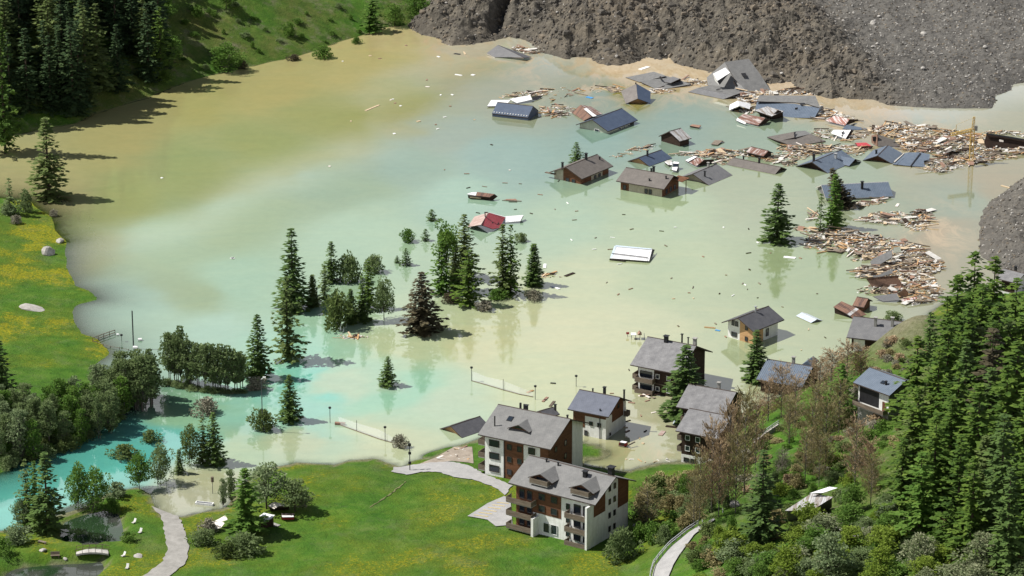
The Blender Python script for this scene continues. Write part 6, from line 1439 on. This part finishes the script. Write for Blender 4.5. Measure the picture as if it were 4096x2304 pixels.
raft('E', [(640,530),(900,465),(1180,482),(1500,550),(1790,590),(1800,700),(2000,712),(2250,700),(2250,735),(2060,800),(1810,842),(1560,885),(1400,948),(1200,935),(1215,885),(1330,800),(1320,745),(1000,725),(940,625),(700,560)], 1.15, 'mass of splintered timber and white rubble around the crane', .42, .9, 34, 'the timber mass around the crane')
raft('D', [(450,1132),(900,1090),(1180,1075),(1210,1150),(1430,1150),(1500,1055),(1750,1040),(2100,1050),(2240,1080),(1950,1105),(1700,1180),(1600,1250),(1500,1230),(1300,1170),(1090,1145),(960,1235),(880,1220),(870,1170),(640,1150)], 1.0, 'belt of floating boards between the roofs', .16, .35, 26, 'the board belt between the roofs')
raft('E', [(0,690),(200,680),(480,688),(700,700),(660,730),(545,800),(420,715),(150,765),(0,810)], 1.0, 'boards packed behind the wide blue roof', .12, .35, 10, 'the boards behind the wide blue roof')
raft('E', [(100,540),(300,520),(310,600),(430,620),(540,560),(650,530),(640,600),(480,640),(330,630),(150,600)], .8, 'boards around the white holed roof', .2, .3, 8, 'the boards around the white holed roof')
raft('D', [(1030,575),(1200,535),(1400,515),(1560,505),(1700,500),(1850,556),(1310,553),(1270,640),(1210,640),(1110,605)], 1.5, 'white rubble piled along the torn grey roofs', .86, .5, 4, 'the white rubble by the torn roofs')
raft('D', [(1885,625),(1960,690),(2174,755),(2250,800),(2100,800),(1840,800),(1895,700)], 1.1, 'white scraps trailing from the large torn roof', .6, .3, 5, 'the white scraps by the torn roof')
raft('J', [(560,450),(720,440),(900,450),(1150,470),(1350,530),(1600,580),(1750,700),(1815,780),(1720,830),(1760,900),(1250,860),(1080,850),(1075,775),(1340,745),(1200,700),(1080,715),(1010,640),(820,632),(655,590),(700,500)], 1.25, 'big raft of pale splintered timber drifting against the right shore', .34, .9, 38, 'the big timber raft at the right shore')
raft('J', [(1200,905),(1450,890),(1760,900),(1800,960),(1700,1050),(1560,1085),(1470,1050),(1440,1000),(1300,990),(1130,985),(1055,965)], 1.2, 'timber and scraps heaped at the lower end of the raft', .3, .6, 14, 'the lower end of the timber raft')
raft('J', [(1060,372),(1250,310),(1450,300),(1530,350),(1580,280),(1735,300),(1700,370),(1690,462),(1560,470),(1480,402),(1350,412),(1150,390)], 1.0, 'smaller raft of boards and white scraps in the right channel', .36, .4, 12, 'the smaller raft in the right channel')
raft('J', [(935,295),(1000,255),(1280,205),(1325,232),(1110,272)], 1.2, 'row of broken rafters in front of the long blue grey roof', .1, .4, 8, 'the rafters before the long blue grey roof')
raft('J', [(690,330),(760,300),(760,380),(700,370)], 1.0, 'boards caught by the small conifer', .2, .3, 3, 'the boards caught by the small conifer')
raft('C', [(380,475),(520,440),(650,425),(800,405),(740,462),(600,470),(480,492)], .7, 'thin drift of scraps behind the slate blue roof', .2, .2, 5, 'the drift behind the slate blue roof')
raft('C', [(715,555),(850,540),(1000,562),(985,612),(850,640),(725,605)], .9, 'scraps and boards right of the slate blue roof', .25, .35, 8, 'the scraps right of the slate blue roof')
raft('C', [(640,430),(900,390),(1200,390),(1250,420),(1000,470),(820,500),(700,480)], .10, 'sparse brown scraps in the scummy water', .2, .1, 5, 'the scummy water')
raft('C', [(1400,895),(1620,845),(1640,870),(1460,915),(1300,960),(1290,945)], .5, 'thin drift of pale slivers in front of the tipped barn', .1, .15, 4, 'the drift before the tipped barn')
raft('C', [(1230,385),(1350,385),(1360,440),(1250,420)], .9, 'wood scraps left of the tilted shed', .2, .3, 4, 'the scraps left of the tilted shed')
raft('C', [(1590,400),(1700,410),(1780,425),(1700,450),(1600,440)], .9, 'wood scraps right of the tilted shed', .4, .3, 3, 'the scraps right of the tilted shed')
raft('T', [(1295,540),(1400,540),(1620,590),(1620,615),(1450,612),(1300,580)], .9, 'white and yellow wreckage at the foot of the mud front', .6, .5, 5, 'the wreckage at the mud front')
raft('D', [(560,395),(700,400),(800,430),(820,460),(640,470),(600,450)], .6, 'white scraps between the flattened roof and the tilted house', .7, .2, 3, 'the scraps by the tilted house')
raft('M', [(160,605),(320,520),(430,530),(425,610),(220,618)], .25, 'washed up scraps on the gravel shore', .4, .05, 3, 'the gravel shore scraps', True, (1.0, 2.0))
raft('O', [(130,660),(240,650),(400,680),(380,720),(250,710),(150,700)], .25, 'boards afloat beside the big dark chalet', .2, .1, 4, 'the boards by the big dark chalet', False, (1.5, 3.0))
raft('H', [(1040,1330),(1100,1300),(1290,1310),(1430,1325),(1200,1350)], .8, 'brown brush and scraps at the drowned thicket', .2, .15, 3, 'the brush at the drowned thicket', False, (1.5, 3.0))
raft('I', [(1600,710),(1780,715),(1800,750),(1620,755)], .5, 'boards drifting beside the narrow spruce', .3, .1, 3, 'the boards by the narrow spruce')
raft('N', [(560,1130),(720,1140),(900,1130),(1010,1120),(1010,1140),(800,1160),(600,1150)], .22, 'washed up scraps along the grassy shore', .4, .05, 0, None, True)

raft('D', [(1010,702),(1110,700),(1240,660),(1260,700),(1240,740),(1130,735)], 1.2, 'rubble wedged between the white shed and the log barn', .6, .4, 3, 'the rubble by the white shed')
raft('E', [(960,690),(1010,640),(1180,660),(1330,720),(1330,760),(1260,760),(1060,740)], 1.2, 'boards wedged above the battened blue grey panels', .4, .5, 5, 'the boards above the battened panels')
raft('E', [(1750,560),(1810,545),(2164,560),(2300,590),(2300,620),(2000,580),(1810,560)], .9, 'boards behind the fallen dark timber wall', .3, .6, 4, 'the boards behind the fallen wall')
raft('D', [(430,1130),(640,1120),(870,1120),(1000,1100),(870,1085),(640,1105)], .7, 'thin line of boards above the small rusty roofs', .15, .2, 4, 'the thin line of boards')

# single pieces one can see in the open water
def scrap(c, x, y, L, W, mat, label, group=None, yaw=None):
    m = MB(); plank(m, Vector(), L, W, .16, qp.uniform(0, 3.1) if yaw is None else yaw, 0, 0); o = m.build('floating_scrap', MAT[mat]); o.location = Pc(c, x, y) + Z3_*.14; tag(o, label, 'scrap', group)
for (c, x, y, L, W, mat, l) in [('B',705,783,7.0,.6,'wood','long pale trunk drifting in the olive water'),('T',670,860,2.4,.6,'whitepaint','pale plank drifting below the plain grey roof'),('T',835,860,1.1,1.0,'whitepaint','round white piece drifting right of the pale plank'),('T',655,620,2.0,.9,'black','dark lump near the mud front shore'),
    ('T',740,610,3.2,.4,'wood','curved branch near the mud front shore'),('C',1108,478,2.2,1.1,'bluepaint','bright blue sheet in the scummy water'),('D',185,298,4.2,1.3,'whitepaint','white boat like shape on the beige scum'),('I',1880,722,3.4,.9,'dark','dark board drifting right of the narrow spruce'),('I',1640,640,3.2,.7,'whitepaint','white plank beside the narrow spruce'),
    ('I',1745,848,2.8,.8,'whitepaint','white and dark board drifting below the narrow spruce'),('J',535,685,3.0,1.2,'whitepaint','white frame floating below the broad spruce'),('N',1235,118,2.6,.5,'larchwood','orange board floating left of the white and larch house'),('N',1296,140,1.2,.5,'bluepaint','small blue piece left of the white and larch house'),
    ('X',1830,680,2.0,.6,'larchwood','yellow board at the right lamp of the far net'),('X',2320,503,1.2,.5,'black','black lump floating right of the far net'),('X',2150,850,3.0,.6,'woodred','reddish board above the rear apartment ridge'),('X',2300,945,3.4,.6,'rail','long dark board above the rear apartment ridge'),
    ('N',970,850,2.2,.9,'lightblue','pale blue panel beside the joined dark houses'),('N',940,885,2.6,.9,'dark','dark panel beside the joined dark houses'),('N',865,935,2.6,1.0,'pinkrust','pink board in the muddy water by the joined houses'),('H',70,563,.9,.9,'whitepaint','single white float in the pale green water'),('G',1685,605,.9,.9,'whitepaint','white float far out in the open lake'),('G',1172,22,.6,.6,'whitepaint','tiny white float in the olive water'),
    ('Y',1180,1065,.0+1.2,.8,'bluepaint','light blue scrap in the crane timber'),('E',1510,838,1.9,1.0,'orange','orange panel floating in front of the crane'),('E',1700,570,3.4,1.6,'larchwood','tan board behind the crane mast'),('E',1985,1080,3.0,.5,'wood','pale streak of wood in the right channel'),('E',940,1260,2.6,.7,'tarp','pale scraps between the two rafts')]:
    if c == 'Y': x, y = 830, 1050
    scrap(c, x, y, L, W, mat, l)
bits = [(760,425),(490,445),(690,405),(950,330),(1100,580),(1105,630),(855,720),(1200,690),(1285,688),(1165,903),(1230,850),(1445,868),(1180,935),(1040,880),(1270,770),(395,1207),(550,880),(865,970),(1700,1235),(1570,1050),(840,725),(910,768),(870,748),(1185,412)]
for x, y in bits: scrap('B', x, y, qp.uniform(.5,1.3), qp.uniform(.3,.7), qp.choice(['whitepaint','tarp','wood','woodred','dark']), 'small scrap floating in the open upper lake', 'scraps in the open upper lake')
scatter([(1000,420),(1300,400),(1500,500),(1900,500),(2100,640),(1900,760),(1500,760),(1350,560),(1100,520)], 46, lambda p, q: scrap('Z', *[k * .62891 for k in (lambda a: (a[0][0], a[1][0]))(proj(np.array([p.x]), np.array([p.y]), np.array([0.0])))], q.uniform(.4,1.5), q.uniform(.15,.35), q.choice(['dark','rail','woodgrey','woodred','whitepaint']), 'small dark scrap floating in the middle of the lake', 'scraps in the middle of the lake'), 4, 21)
scatter([(1500,900),(1750,700),(2050,700),(2080,850),(1900,980),(1650,960)], 26, lambda p, q: scrap('Z', *[k * .62891 for k in (lambda a: (a[0][0], a[1][0]))(proj(np.array([p.x]), np.array([p.y]), np.array([0.0])))], q.uniform(.4,1.3), q.uniform(.15,.35), q.choice(['dark','rail','woodgrey','woodred','wood']), 'small scrap floating near the flooded chalets', 'scraps near the flooded chalets'), 4, 22)
scatter([(1500,985),(1640,1000),(1690,1060),(1600,1130),(1560,1090)], 16, lambda p, q: scrap('Z', *[k * .62891 for k in (lambda a: (a[0][0], a[1][0]))(proj(np.array([p.x]), np.array([p.y]), np.array([0.0])))], q.uniform(.5,1.6), q.uniform(.2,.5), q.choice(['dark','woodred','tarp','wood']), 'small scrap floating between the chalets and the apartment houses', 'scraps between the chalets'), 2.5, 23)
